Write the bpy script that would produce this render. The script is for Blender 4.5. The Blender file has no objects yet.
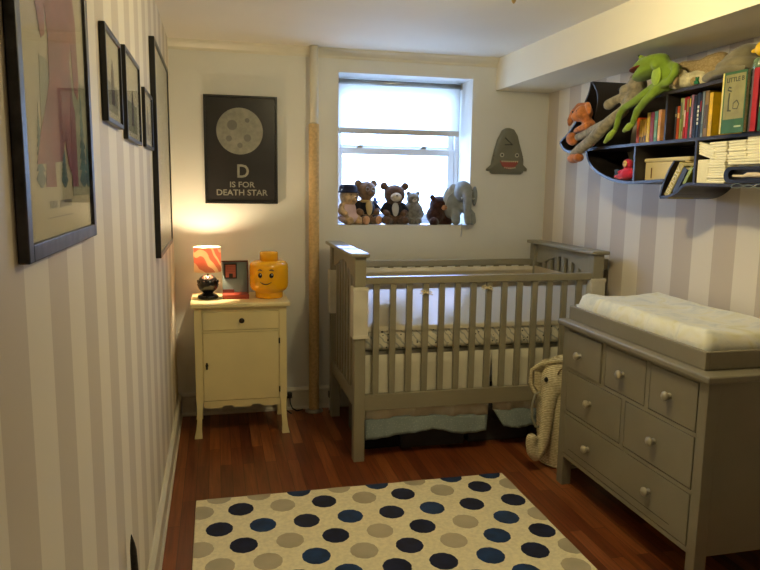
import bpy, bmesh, math, random
from mathutils import Vector, Matrix, Euler, noise
random.seed(7)
R=math.radians; PI=math.pi
COL=bpy.context.scene.collection

# ------------------------------------------------------------------ helpers
class MB:
    """collects shapes into one bmesh"""
    def __init__(s): s.bm=bmesh.new(); s.mi=0
    def _tag(s,faces,smooth=False):
        for f in faces: f.material_index=s.mi; f.smooth=smooth
    def box(s,x0,x1,y0,y1,z0,z1,bev=0.0,rot=None,seg=2):
        c=Vector(((x0+x1)/2,(y0+y1)/2,(z0+z1)/2))
        r=bmesh.ops.create_cube(s.bm,size=1.0)
        vs=r['verts']
        m=Matrix.Diagonal((abs(x1-x0),abs(y1-y0),abs(z1-z0),1))
        if rot: m=Euler(rot).to_matrix().to_4x4()@m
        m=Matrix.Translation(c)@m
        bmesh.ops.transform(s.bm,matrix=m,verts=vs)
        fs=set(f for v in vs for f in v.link_faces); s._tag(fs)
        if bev>0:
            es=list(set(e for v in vs for e in v.link_edges))
            r2=bmesh.ops.bevel(s.bm,geom=es,offset=bev,segments=seg,profile=0.5,affect='EDGES')
            s._tag(r2['faces'],False)
        return s
    def lathe(s,prof,cx=0,cy=0,n=32,axis='z',cz=0,smooth=True,sx=1,sy=1):
        rings=[]
        for (r,z) in prof:
            ring=[]
            for k in range(n):
                a=2*PI*k/n
                if axis=='z': p=(cx+r*sx*math.cos(a),cy+r*sy*math.sin(a),cz+z)
                elif axis=='y': p=(cx+r*math.cos(a),cy+z,cz+r*math.sin(a))
                else: p=(cx+z,cy+r*math.cos(a),cz+r*math.sin(a))
                ring.append(s.bm.verts.new(p))
            rings.append(ring)
        fs=[]
        for a,b in zip(rings[:-1],rings[1:]):
            for k in range(n):
                fs.append(s.bm.faces.new((a[k],a[(k+1)%n],b[(k+1)%n],b[k])))
        if prof[0][0]>1e-6: fs.append(s.bm.faces.new(rings[0][::-1]))
        if prof[-1][0]>1e-6: fs.append(s.bm.faces.new(rings[-1]))
        s._tag(fs,smooth); return s
    def tube(s,pts,rad,n=10,closed=False,caps=True):
        P=[Vector(p) for p in pts]; N=len(P)
        if not hasattr(rad,'__len__'): rad=[rad]*N
        up=Vector((0.13,0.21,0.97)).normalized(); rings=[]
        for i,p in enumerate(P):
            if closed: t=(P[(i+1)%N]-P[(i-1)%N])
            else: t=P[min(i+1,N-1)]-P[max(i-1,0)]
            if t.length<1e-9: t=Vector((0,0,1))
            t.normalize()
            a=up-t*up.dot(t)
            if a.length<0.05: a=Vector((1,0,0))-t*t.x
            a.normalize(); b=t.cross(a); up=a
            rings.append([s.bm.verts.new(p+(a*math.cos(2*PI*k/n)+b*math.sin(2*PI*k/n))*rad[i]) for k in range(n)])
        fs=[]
        pairs=list(zip(rings[:-1],rings[1:]))
        if closed: pairs.append((rings[-1],rings[0]))
        for a,b in pairs:
            for k in range(n): fs.append(s.bm.faces.new((a[k],a[(k+1)%n],b[(k+1)%n],b[k])))
        if caps and not closed:
            fs.append(s.bm.faces.new(rings[0][::-1])); fs.append(s.bm.faces.new(rings[-1]))
        s._tag(fs,True); return s
    def ell(s,c,r,rot=None,sub=3):
        if not hasattr(r,'__len__'): r=(r,r,r)
        q=bmesh.ops.create_icosphere(s.bm,subdivisions=sub,radius=1.0)
        m=Matrix.Diagonal((r[0],r[1],r[2],1))
        if rot: m=Euler(rot).to_matrix().to_4x4()@m
        m=Matrix.Translation(Vector(c))@m
        bmesh.ops.transform(s.bm,matrix=m,verts=q['verts'])
        s._tag(set(f for v in q['verts'] for f in v.link_faces),True); return s
    def chain(s,pts,sub=2):
        """capsule chain of spheres (x,y,z,r) for remeshed bodies"""
        for a,b in zip(pts[:-1],pts[1:]):
            d=(Vector(a[:3])-Vector(b[:3])).length; n=max(1,int(d/(0.35*min(a[3],b[3])))+1)
            for k in range(n+1):
                t=k/n; s.ell([a[i]*(1-t)+b[i]*t for i in range(3)],a[3]*(1-t)+b[3]*t,sub=sub)
        return s
    def prism(s,poly,lo,hi,axis='x',smooth=False):
        """extrude a 2D polygon. axis x: poly=(y,z); y: (x,z); z: (x,y)"""
        def P(u,v,w): return {'x':(w,u,v),'y':(u,w,v),'z':(u,v,w)}[axis]
        A=[s.bm.verts.new(P(u,v,lo)) for u,v in poly]; B=[s.bm.verts.new(P(u,v,hi)) for u,v in poly]
        n=len(poly); fs=[s.bm.faces.new(A[::-1]),s.bm.faces.new(B)]
        for k in range(n): fs.append(s.bm.faces.new((A[k],A[(k+1)%n],B[(k+1)%n],B[k])))
        s._tag(fs,smooth); return s
    def strip(s,line,th,lo,hi,axis='x'):
        """thick polyline extruded along an axis (curved boards)"""
        P=[Vector(p) for p in line]; L=[];Rr=[]
        for i,p in enumerate(P):
            t=(P[min(i+1,len(P)-1)]-P[max(i-1,0)]).normalized(); nn=Vector((-t.y,t.x))*th/2
            L.append(p+nn); Rr.append(p-nn)
        return s.prism([tuple(v) for v in L]+[tuple(v) for v in Rr[::-1]],lo,hi,axis)
    def quad(s,a,b,c,d):
        f=s.bm.faces.new([s.bm.verts.new(p) for p in (a,b,c,d)]); s._tag([f]); return s

def wm(o):
    return o.get('_w',None)
def obj(name,mb,mats,parent=None,label=None,smooth=None,base=None,subsurf=0):
    bm=mb.bm if isinstance(mb,MB) else mb
    bmesh.ops.recalc_face_normals(bm,faces=bm.faces[:])
    me=bpy.data.meshes.new(name); bm.to_mesh(me); bm.free()
    return meshobj(name,me,mats,parent,label,smooth,base,subsurf)
WORLD={}
def meshobj(name,me,mats,parent=None,label=None,smooth=None,base=None,subsurf=0):
    if not isinstance(mats,(list,tuple)): mats=[mats]
    for m in mats: me.materials.append(m)
    if smooth is not None:
        for p in me.polygons: p.use_smooth=smooth
    o=bpy.data.objects.new(name,me); COL.objects.link(o)
    if parent is not None:
        o.parent=parent; W=WORLD.get(parent.name,Matrix.Identity(4))
        o.matrix_parent_inverse=W.inverted(); WORLD[o.name]=Matrix.Identity(4)
    else:
        if base is None:
            xs=[v.co for v in me.vertices]
            base=Vector(((min(v.x for v in xs)+max(v.x for v in xs))/2,(min(v.y for v in xs)+max(v.y for v in xs))/2,min(v.z for v in xs)))
        base=Vector(base); me.transform(Matrix.Translation(-base)); o.location=base
        WORLD[o.name]=Matrix.Translation(base)
    if label: o['label']=label
    if subsurf:
        m=o.modifiers.new('sub','SUBSURF'); m.levels=m.render_levels=subsurf
    return o
def tag(o,label,cat,group=None,kind=None):
    o['label']=label; o['category']=cat
    if group: o['group']=group
    if kind: o['kind']=kind
    return o
def thing(name,label,cat,loc,group=None):
    o=bpy.data.objects.new(name,None); COL.objects.link(o); o.location=loc; o.empty_display_size=0.05
    WORLD[o.name]=Matrix.Translation(Vector(loc)); return tag(o,label,cat,group)
def struct(name,mb,mats):
    o=obj(name,mb,mats); o['kind']='structure'; return o
def copy_tree(o,parent=None):
    c=o.copy(); COL.objects.link(c)
    if parent is not None: c.parent=parent
    for ch in list(o.children): copy_tree(ch,c)
    return c
def blob(fill,voxel=0.008,smooth_it=4,noise_amp=0.0,noise_scale=60):
    """fuse shapes into one continuous surface -> mesh"""
    mb=MB(); fill(mb)
    me=bpy.data.meshes.new('tmp'); mb.bm.to_mesh(me); mb.bm.free()
    o=bpy.data.objects.new('tmp',me); COL.objects.link(o)
    m=o.modifiers.new('r','REMESH'); m.mode='VOXEL'; m.voxel_size=voxel; m.use_smooth_shade=True
    if smooth_it:
        q=o.modifiers.new('s','SMOOTH'); q.factor=0.5; q.iterations=smooth_it
    dg=bpy.context.evaluated_depsgraph_get(); dg.update()
    out=bpy.data.meshes.new_from_object(o.evaluated_get(dg))
    bpy.data.objects.remove(o); bpy.data.meshes.remove(me)
    if noise_amp:
        for v in out.vertices:
            v.co+=v.normal*noise.noise(v.co*noise_scale)*noise_amp
    for p in out.polygons: p.use_smooth=True
    out.materials.clear()
    return out

# ------------------------------------------------------------------ materials
def srgb(c):
    def f(v):
        v/=255.0
        return v/12.92 if v<=0.04045 else ((v+0.055)/1.055)**2.4
    return (f(c[0]),f(c[1]),f(c[2]),1)
class NT:
    def __init__(s,name):
        s.m=bpy.data.materials.new(name); s.m.use_nodes=True; s.t=s.m.node_tree; s.t.nodes.clear()
        s.out=s.n('ShaderNodeOutputMaterial'); s.b=s.n('ShaderNodeBsdfPrincipled'); s.l(s.b,0,s.out,0)
    def n(s,t,**k):
        x=s.t.nodes.new(t)
        for a,v in k.items(): setattr(x,a,v)
        return x
    def l(s,a,i,b,j): s.t.links.new(a.outputs[i],b.inputs[j])
def mat(name,col,rough=0.6,var=0.06,vscale=8,bump=0.0,bscale=200,metal=0,spec=0.5,sheen=0,coat=0,transl=0,col2=None):
    N=NT(name); c=srgb(col); b=N.b
    b.inputs['Roughness'].default_value=rough; b.inputs['Metallic'].default_value=metal
    b.inputs['Specular IOR Level'].default_value=spec
    if sheen: b.inputs['Sheen Weight'].default_value=sheen
    if coat: b.inputs['Coat Weight'].default_value=coat; b.inputs['Coat Roughness'].default_value=0.15
    tc=N.n('ShaderNodeTexCoord'); no=N.n('ShaderNodeTexNoise'); no.inputs['Scale'].default_value=vscale; no.inputs['Detail'].default_value=4
    N.l(tc,3,no,0)
    mx=N.n('ShaderNodeMix',data_type='RGBA')
    d=srgb(col2) if col2 else tuple(max(0,v*(1-var*2)) for v in c[:3])+(1,)
    u=c if col2 else tuple(min(1,v*(1+var)) for v in c[:3])+(1,)
    mx.inputs[6].default_value=d; mx.inputs[7].default_value=u
    mr=N.n('ShaderNodeMapRange'); mr.inputs[1].default_value=0.35; mr.inputs[2].default_value=0.65
    N.l(no,0,mr,0); N.l(mr,0,mx,0); N.l(mx,2,b,0)
    if bump:
        n2=N.n('ShaderNodeTexNoise'); n2.inputs['Scale'].default_value=bscale; n2.inputs['Detail'].default_value=3
        N.l(tc,3,n2,0); bp=N.n('ShaderNodeBump'); bp.inputs['Strength'].default_value=bump; bp.inputs['Distance'].default_value=0.004
        N.l(n2,0,bp,2); N.l(bp,0,b,'Normal')
    if transl:
        tr=N.n('ShaderNodeBsdfTranslucent'); N.l(mx,2,tr,0); ms=N.n('ShaderNodeMixShader'); ms.inputs[0].default_value=transl
        N.l(b,0,ms,1); N.l(tr,0,ms,2); N.l(ms,0,N.out,0)
    return N.m
def fabric(name,col,**k):
    k.setdefault('rough',0.95); k.setdefault('bump',0.25); k.setdefault('bscale',350); k.setdefault('spec',0.15); k.setdefault('sheen',0.2)
    return mat(name,col,**k)
def fur(name,col,**k):
    k.setdefault('rough',1.0); k.setdefault('bump',0.9); k.setdefault('bscale',260); k.setdefault('spec',0.05); k.setdefault('sheen',0.35); k.setdefault('vscale',40); k.setdefault('var',0.18)
    return mat(name,col,**k)
def stripes(name,off,w,ca,cb):
    N=NT(name); g=N.n('ShaderNodeNewGeometry'); sp=N.n('ShaderNodeSeparateXYZ'); N.l(g,0,sp,0)
    a=N.n('ShaderNodeMath',operation='SUBTRACT'); a.inputs[1].default_value=off; N.l(sp,1,a,0)
    d=N.n('ShaderNodeMath',operation='DIVIDE'); d.inputs[1].default_value=2*w; N.l(a,0,d,0)
    f=N.n('ShaderNodeMath',operation='FRACT'); N.l(d,0,f,0)
    l=N.n('ShaderNodeMath',operation='LESS_THAN'); l.inputs[1].default_value=0.5; N.l(f,0,l,0)
    mx=N.n('ShaderNodeMix',data_type='RGBA'); mx.inputs[6].default_value=srgb(ca); mx.inputs[7].default_value=srgb(cb)
    N.l(l,0,mx,0); N.l(mx,2,N.b,0)
    N.b.inputs['Roughness'].default_value=0.55; N.b.inputs['Specular IOR Level'].default_value=0.35
    tc=N.n('ShaderNodeTexCoord'); n2=N.n('ShaderNodeTexNoise'); n2.inputs['Scale'].default_value=45; N.l(tc,3,n2,0)
    bp=N.n('ShaderNodeBump'); bp.inputs['Strength'].default_value=0.08; bp.inputs['Distance'].default_value=0.003; N.l(n2,0,bp,2); N.l(bp,0,N.b,'Normal')
    return N.m
def wood_floor():
    N=NT('floor_wood'); tc=N.n('ShaderNodeTexCoord'); g=N.n('ShaderNodeNewGeometry'); sp=N.n('ShaderNodeSeparateXYZ'); N.l(g,0,sp,0)
    cb=N.n('ShaderNodeCombineXYZ'); N.l(sp,1,cb,0); N.l(sp,0,cb,1)
    br=N.n('ShaderNodeTexBrick'); br.offset=0.37; br.offset_frequency=2; br.squash=1
    br.inputs['Color1'].default_value=(0,0,0,1); br.inputs['Color2'].default_value=(1,1,1,1); br.inputs['Mortar'].default_value=(0.4,0.4,0.4,1)
    br.inputs['Scale'].default_value=1; br.inputs['Mortar Size'].default_value=0.0011; br.inputs['Mortar Smooth'].default_value=0.1; br.inputs['Bias'].default_value=0
    br.inputs['Brick Width'].default_value=0.62; br.inputs['Row Height'].default_value=0.058
    N.l(cb,0,br,0)
    ramp=N.n('ShaderNodeValToRGB'); e=ramp.color_ramp.elements
    e[0].position=0.0; e[0].color=srgb((96,48,28)); e[1].position=1.0; e[1].color=srgb((152,92,52))
    for p,c in ((0.3,(114,58,31)),(0.6,(128,70,36)),(0.85,(138,78,42))):
        x=e.new(p); x.color=srgb(c)
    N.l(br,0,ramp,0)
    mp=N.n('ShaderNodeMapping'); mp.inputs['Scale'].default_value=(38,2.2,1); N.l(g,0,mp,0)
    no=N.n('ShaderNodeTexNoise'); no.inputs['Scale'].default_value=1.6; no.inputs['Detail'].default_value=6; no.inputs['Distortion'].default_value=0.6; N.l(mp,0,no,0)
    r2=N.n('ShaderNodeMapRange'); r2.inputs[1].default_value=0.3; r2.inputs[2].default_value=0.7; r2.inputs[3].default_value=0.62; r2.inputs[4].default_value=1.2; N.l(no,0,r2,0)
    mu=N.n('ShaderNodeMix',data_type='RGBA',blend_type='MULTIPLY'); mu.inputs[0].default_value=1; N.l(ramp,0,mu,6); N.l(r2,0,mu,7)
    m2=N.n('ShaderNodeMix',data_type='RGBA'); m2.inputs[7].default_value=srgb((34,14,8)); N.l(br,1,m2,0); N.l(mu,2,m2,6)
    N.l(m2,2,N.b,0); N.b.inputs['Roughness'].default_value=0.32
    bp=N.n('ShaderNodeBump'); bp.inputs['Strength'].default_value=0.25; bp.inputs['Distance'].default_value=0.002; bp.invert=True; N.l(br,1,bp,2); N.l(bp,0,N.b,'Normal')
    return N.m
def glass_pane():
    N=NT('window_glass'); t=N.n('ShaderNodeBsdfTransparent'); t.inputs[0].default_value=(0.96,0.98,1,1)
    g=N.n('ShaderNodeBsdfGlossy'); g.inputs['Roughness'].default_value=0.02
    ms=N.n('ShaderNodeMixShader'); ms.inputs[0].default_value=0.06; N.l(t,0,ms,1); N.l(g,0,ms,2); N.l(ms,0,N.out,0); return N.m
def thin(name,col,transp,transl,rough=0.8,bump=0.0,bscale=300,img=None):
    """thin cloth / paper that lets light through"""
    N=NT(name); c=srgb(col); N.b.inputs[0].default_value=c; N.b.inputs['Roughness'].default_value=rough; N.b.inputs['Specular IOR Level'].default_value=0.1
    tr=N.n('ShaderNodeBsdfTranslucent'); tr.inputs[0].default_value=c
    ms=N.n('ShaderNodeMixShader'); ms.inputs[0].default_value=transl; N.l(N.b,0,ms,1); N.l(tr,0,ms,2)
    tp=N.n('ShaderNodeBsdfTransparent'); tp.inputs[0].default_value=c; m2=N.n('ShaderNodeMixShader'); m2.inputs[0].default_value=transp
    N.l(ms,0,m2,1); N.l(tp,0,m2,2); N.l(m2,0,N.out,0)
    if bump:
        tc=N.n('ShaderNodeTexCoord'); n2=N.n('ShaderNodeTexNoise'); n2.inputs['Scale'].default_value=bscale; N.l(tc,3,n2,0)
        bp=N.n('ShaderNodeBump'); bp.inputs['Strength'].default_value=bump; bp.inputs['Distance'].default_value=0.004; N.l(n2,0,bp,2); N.l(bp,0,N.b,'Normal')
    return N.m
def woven(name,col,sx,sy,sz,strength=0.9):
    N=NT(name); N.b.inputs['Roughness'].default_value=0.95; N.b.inputs['Specular IOR Level'].default_value=0.15
    tc=N.n('ShaderNodeTexCoord'); mp=N.n('ShaderNodeMapping'); mp.inputs['Scale'].default_value=(sx,sy,sz); N.l(tc,3,mp,0)
    w=N.n('ShaderNodeTexWave',bands_direction='Z'); w.inputs['Scale'].default_value=1; w.inputs['Distortion'].default_value=1.2; w.inputs['Detail'].default_value=1.5; N.l(mp,0,w,0)
    v=N.n('ShaderNodeTexVoronoi'); v.inputs['Scale'].default_value=1; mp2=N.n('ShaderNodeMapping'); mp2.inputs['Scale'].default_value=(70,70,130); N.l(tc,3,mp2,0); N.l(mp2,0,v,0)
    ad=N.n('ShaderNodeMath',operation='SUBTRACT'); N.l(w,1,ad,0); N.l(v,0,ad,1)
    mr=N.n('ShaderNodeMapRange'); mr.inputs[1].default_value=-0.5; mr.inputs[2].default_value=0.7; N.l(ad,0,mr,0)
    mx=N.n('ShaderNodeMix',data_type='RGBA'); c=srgb(col); mx.inputs[7].default_value=c; mx.inputs[6].default_value=(c[0]*.5,c[1]*.46,c[2]*.4,1); N.l(mr,0,mx,0); N.l(mx,2,N.b,0)
    bp=N.n('ShaderNodeBump'); bp.inputs['Strength'].default_value=strength; bp.inputs['Distance'].default_value=0.006; N.l(ad,0,bp,2); N.l(bp,0,N.b,'Normal')
    return N.m
def pattern_cloth(name,base,ink,scale,thr=0.22,col3=None,transl=0):
    N=NT(name); N.b.inputs['Roughness'].default_value=0.95; tc=N.n('ShaderNodeTexCoord')
    v=N.n('ShaderNodeTexVoronoi'); v.inputs['Scale'].default_value=scale; v.inputs['Randomness'].default_value=0.8; N.l(tc,3,v,0)
    l=N.n('ShaderNodeMath',operation='LESS_THAN'); l.inputs[1].default_value=thr; N.l(v,0,l,0)
    mx=N.n('ShaderNodeMix',data_type='RGBA'); mx.inputs[6].default_value=srgb(base); mx.inputs[7].default_value=srgb(ink); N.l(l,0,mx,0)
    last=mx
    if col3:
        n=N.n('ShaderNodeTexWave',bands_direction='DIAGONAL'); n.inputs['Scale'].default_value=scale*0.32; n.inputs['Distortion'].default_value=6; N.l(tc,3,n,0)
        g=N.n('ShaderNodeMath',operation='GREATER_THAN'); g.inputs[1].default_value=0.86; N.l(n,1,g,0)
        m3=N.n('ShaderNodeMix',data_type='RGBA'); m3.inputs[7].default_value=srgb(col3); N.l(g,0,m3,0); N.l(mx,2,m3,6); last=m3
    N.l(last,2,N.b,0); return N.m
def emit(name,col,s):
    N=NT(name); e=N.n('ShaderNodeEmission'); e.inputs[0].default_value=col; e.inputs[1].default_value=s; N.l(e,0,N.out,0); return N.m

def glow_glass(name,col,s,f):
    N=NT(name); t=N.n('ShaderNodeBsdfTransparent'); e=N.n('ShaderNodeEmission'); e.inputs[0].default_value=col; e.inputs[1].default_value=s
    ms=N.n('ShaderNodeMixShader'); ms.inputs[0].default_value=f; N.l(t,0,ms,1); N.l(e,0,ms,2); N.l(ms,0,N.out,0); return N.m

M={}
M['wall']=mat('wall_paint',(217,216,209),rough=0.6,var=0.015,vscale=3,bump=0.08,bscale=60)
M['ceil']=mat('ceiling_paint',(226,220,206),rough=0.7,var=0.01,vscale=2,bump=0.05,bscale=60)
M['soffit']=mat('soffit_paint',(232,224,200),rough=0.6,var=0.01,vscale=2,bump=0.05,bscale=60)
M['trim']=mat('trim_paint',(214,208,190),rough=0.4,var=0.02,vscale=5)
M['stripeL']=stripes('striped_wall_left_paint',1.127,0.1375,(226,217,200),(202,190,174))
M['stripeR']=stripes('striped_wall_right_paint',3.217+0.139*-1,0.139,(232,223,206),(204,191,174))
M['floor']=wood_floor()
M['white']=mat('white_vinyl',(222,226,230),rough=0.35,var=0.01)
M['glass']=glass_pane()
M['blind']=thin('roller_blind_cloth',(236,238,236),0.05,0.55)
M['blindhem']=fabric('blind_hem',(196,190,178))
M['black']=mat('black_paint',(20,19,20),rough=0.35,var=0.1)
M['blackwood']=mat('dark_stained_wood',(34,28,26),rough=0.45,var=0.25,vscale=14)
M['shelf']=mat('shelf_black_brown',(44,38,36),rough=0.38,var=0.15,vscale=12)
M['grey']=mat('grey_furniture_paint',(140,133,112),rough=0.42,var=0.03,vscale=6)
M['dgrey']=mat('grey_dresser_paint',(134,127,108),rough=0.45,var=0.03,vscale=6)
M['knob']=mat('grey_knob_paint',(168,160,140),rough=0.35,var=0.02)
M['cream']=mat('cream_furniture_paint',(228,212,158),rough=0.4,var=0.02,vscale=5)
M['metal']=mat('steel',(170,168,160),rough=0.3,metal=0.9)
M['darkmetal']=mat('dark_bronze',(40,33,28),rough=0.4,metal=0.5)
M['bin']=fabric('charcoal_bin_cloth',(74,72,72))
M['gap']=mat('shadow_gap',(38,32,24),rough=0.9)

# ------------------------------------------------------------------ room
YB=4.335; XL=-0.25; XR=2.2; YF=-1.2; ZC=2.29
mb=MB(); mb.box(XL-.1,XR+.1,YF-.1,YB+.3,-.12,0); struct('floor',mb,M['floor'])
mb=MB(); mb.box(XL-.1,XR+.1,YF-.1,YB+.3,ZC,ZC+.12); struct('ceiling',mb,M['ceil'])
mb=MB(); mb.box(XL-.1,XL,YF,YB+.3,0,ZC); struct('wall_left',mb,M['stripeL'])
mb=MB(); mb.box(XR,XR+.1,YF,YB+.3,0,ZC); struct('wall_right',mb,M['stripeR'])
mb=MB(); mb.box(XL,XR,YF-.1,YF,0,ZC); struct('wall_front',mb,M['wall'])
WX0,WX1,WZ0,WZ1=.765,1.655,1.205,2.155
mb=MB(); mb.box(XL,WX0,YB,YB+.29,0,ZC); mb.box(WX1,XR,YB,YB+.29,0,ZC); mb.box(WX0,WX1,YB,YB+.29,0,WZ0); mb.box(WX0,WX1,YB,YB+.29,WZ1,ZC)
struct('wall_back',mb,M['wall'])
SX=1.815
mb=MB(); mb.box(SX,XR,YF,YB,2.09,ZC); struct('trim_1',mb,M['soffit'])          # boxed-in soffit along the right wall
mb=MB(); mb.prism([(YB,2.235),(YB-.008,2.235),(YB-.012,2.25),(YB-.03,2.268),(YB-.045,2.278),(YB-.05,ZC),(YB,ZC)],XL,SX,'x'); struct('trim_2',mb,M['trim'])
def base_prof(s=1): return [(0,0),(.024,0),(.024,.014),(.016,.022),(.016,.118),(.02,.124),(.02,.132),(.012,.14),(.006,.146),(0,.146)]
mb=MB(); mb.prism([(XL+a,b) for a,b in base_prof()],YF,YB,'y'); struct('baseboard_left',mb,M['trim'])
mb=MB(); mb.prism([(YB-a,b) for a,b in base_prof()],XL+.024,XR-.024,'x'); struct('baseboard_back',mb,M['trim'])
mb=MB(); mb.prism([(XR-a,b) for a,b in base_prof()],YF,YB,'y'); struct('baseboard_right',mb,M['trim'])
mb=MB(); mb.prism([(YF+a,b) for a,b in base_prof()],XL+.024,XR-.024,'x'); struct('baseboard_front',mb,M['trim'])

# window
win=bpy.data.objects.new('window_1',None); COL.objects.link(win); win.location=(1.21,4.6,WZ0); win['kind']='structure'; WORLD[win.name]=Matrix.Translation(win.location)
FY0,FY1=4.572,4.622
def rect_frame(mb,x0,x1,z0,z1,y0,y1,l,r,b,t,bev=.004):
    mb.box(x0,x0+l,y0,y1,z0,z1,bev); mb.box(x1-r,x1,y0,y1,z0,z1,bev); mb.box(x0+l,x1-r,y0,y1,z0,z0+b,bev); mb.box(x0+l,x1-r,y0,y1,z1-t,z1,bev)
mb=MB(); rect_frame(mb,WX0,WX1,WZ0,WZ1,4.57,4.625,.028,.03,.02,.02); obj('frame',mb,M['white'],win)
mb=MB(); rect_frame(mb,.793,1.625,1.225,1.712,4.578,4.6,.043,.045,.045,.045); sl=obj('lower_sash',mb,M['white'],win)
mb=MB(); rect_frame(mb,.793,1.625,1.69,2.135,4.602,4.622,.04,.04,.04,.04); su=obj('upper_sash',mb,M['white'],win)
mb=MB(); mb.box(.836,1.58,4.588,4.590,1.27,1.667); obj('pane',mb,M['glass'],sl)
mb=MB(); mb.box(.833,1.585,4.611,4.613,1.73,2.095); obj('pane',mb,M['glass'],su)
for lx in (.955,1.40):
    mb=MB(); mb.box(lx-.02,lx+.02,4.574,4.592,1.712,1.722,.003); mb.box(lx-.012,lx+.02,4.566,4.58,1.722,1.730,.002); obj('lock',mb,M['metal'],sl,label='small metal sash lock')
# roller blind
bl=thing('roller_blind','half lowered white roller blind over the upper window pane','blind',(1.2,4.54,1.79))
mb=MB(); mb.lathe([(.016,0),(.016,.86)],cx=.785,cy=4.54,cz=2.132,axis='x',n=20); obj('roller_tube',mb,M['metal'],bl)
mb=MB(); mb.box(.79,1.643,4.546,4.548,1.83,2.13); obj('blind_cloth',mb,M['blind'],bl)
mb=MB(); mb.box(.79,1.643,4.540,4.550,1.80,1.836,.002); obj('hem_bar',mb,M['blindhem'],bl,label='opaque beige hem bar')
for a_,b_ in ((.768,.785),(1.645,1.653)): mb=MB(); mb.box(a_,b_,4.525,4.56,2.11,2.152,.003); obj('bracket',mb,M['metal'],bl)

# heating pipe
pp=thing('heating_pipe','floor to ceiling heating pipe, white on top and rope-wrapped below, by the window wall','pipe',(.6,4.262,0))
mb=MB(); mb.lathe([(.026,1.82),(.026,2.288)],cx=.6,cy=4.262,n=24); obj('painted_pipe',mb,M['trim'],pp)
mb=MB(); pr=[]
z=.015
while z<1.825: pr+= [(.031,z),(.0335,z+.0035)]; z+=.007
pr=[(.02,.012)]+pr+[(.02,1.832)]
mb.lathe(pr,cx=.6,cy=4.262,n=24); obj('rope_wrap',mb,mat('jute_rope',(206,176,128),rough=0.95,var=0.08,vscale=60,bump=.3,bscale=200),pp,label='tan rope wound tightly round the pipe')
mb=MB(); mb.lathe([(.058,0),(.058,.006),(.04,.014),(.03,.02)],cx=.6,cy=4.262,n=28); obj('floor_flange',mb,M['metal'],pp)

# ------------------------------------------------------------------ rug
dots={'g':[], 'b':[], 'n':[]}
def rugrow(y,xs,cs):
    for x,c in zip(xs,cs): dots[c].append((x,y))
A_=[-.089,.085,.272,.462,.652,.84,1.036,1.228,1.392]; B_=[-.01,.172,.36,.553,.742,.932,1.124,1.33]
rugrow(3.098,B_,['g','g','b','g','b','g','b','b'])
rugrow(2.965,A_,list('gngngngng'))
rugrow(2.80,B_,list('nbnbnbnn')); rugrow(2.648,A_,list('gngngngbg'))
rugrow(2.507,B_,list('ggbgngbn')); rugrow(2.365,A_,list('gnnbnnbng'))
pat='ngbnbgnnbgnbgnnb'; k=0
y=2.222
for row in range(12):
    xs=B_ if row%2==0 else A_
    rugrow(y,xs,[pat[(k+row*5+i*3)%16] for i in range(len(xs))]); y-=.145
RX0,RX1,RY0,RY1=-.113,1.402,.655,3.083
def rug_poly(cx,cy,rx,ry,n=56):
    out=[]
    for q in range(n):
        a=2*PI*q/n; w=1+.012*math.sin(a*9+cx*40)+.012*math.sin(a*15+cy*60)
        out.append((min(RX1-.002,max(RX0+.002,cx+rx*w*math.cos(a))),min(RY1-.002,max(RY0+.002,cy+ry*w*math.sin(a)))))
    return out
mb=MB(); mb.box(RX0,RX1,RY0,RY1,.001,.012,.004)
for i,c in enumerate('gbn'):
    mb.mi=i+1
    for (cx,cy) in [(a,b-.014) for a,b in dots[c]]:
        if cy<RY0+.02: continue
        P=rug_poly(cx,cy,.056,.060)
        try: mb.prism(P,.0115,.0132,'z')
        except Exception: pass
rugmats=[fabric('rug_cream_pile',(240,230,194),bump=.8,bscale=420,var=.05,vscale=60),fabric('rug_grey_dot',(184,174,148),bump=.8,bscale=420),fabric('rug_blue_dot',(22,54,98),bump=.8,bscale=420,var=.2,vscale=20),fabric('rug_navy_dot',(16,26,60),bump=.8,bscale=420,var=.2,vscale=20)]
tag(obj('rug',mb,rugmats),'cream rug with blue, navy and grey polka dots on the wooden floor','rug')

# ------------------------------------------------------------------ nightstand
ns=thing('nightstand','cream wooden nightstand with drawer and door below the moon poster','nightstand',(.132,4.06,0))
mb=MB(); mb.box(-.148,.41,3.885,4.3,.765,.79,.006); obj('tabletop',mb,M['cream'],ns)
mb=MB(); mb.box(-.09,.352,3.925,4.27,.205,.765); 
mb.box(-.09,.352,3.912,3.925,.205,.216); mb.box(-.09,.352,3.912,3.925,.62,.63); mb.box(-.09,.352,3.912,3.925,.739,.765)
mb.box(-.092,-.086,3.912,3.925,.205,.765); mb.box(.348,.354,3.912,3.925,.205,.765)
obj('carcass',mb,M['cream'],ns)
mb=MB(); mb.box(-.0835,.3455,3.9105,3.926,.6325,.7365,.002); dr=obj('drawer',mb,M['cream'],ns)
mb=MB(); mb.lathe([(.006,0),(.006,-.008),(.014,-.012),(.0155,-.018),(.012,-.024),(0,-.026)],cx=.134,cy=3.911,cz=.687,axis='y',n=20); obj('knob',mb,M['darkmetal'],dr,label='small dark round knob')
mb=MB(); mb.box(-.0835,.3455,3.9105,3.926,.2185,.6175,.002); do=obj('door',mb,M['cream'],ns)
mb=MB(); mb.box(-.069,-.059,3.9085,3.911,.405,.445,.002); mb.lathe([(.008,0),(.008,-.004)],cx=-.064,cy=3.911,cz=.43,axis='y',n=16); mb.lathe([(.005,0),(.005,-.014),(.007,-.017),(0,-.02)],cx=-.064,cy=3.911,cz=.43,axis='y',n=12); obj('keyhole_plate',mb,M['darkmetal'],do,label='dark keyhole plate with key')
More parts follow.
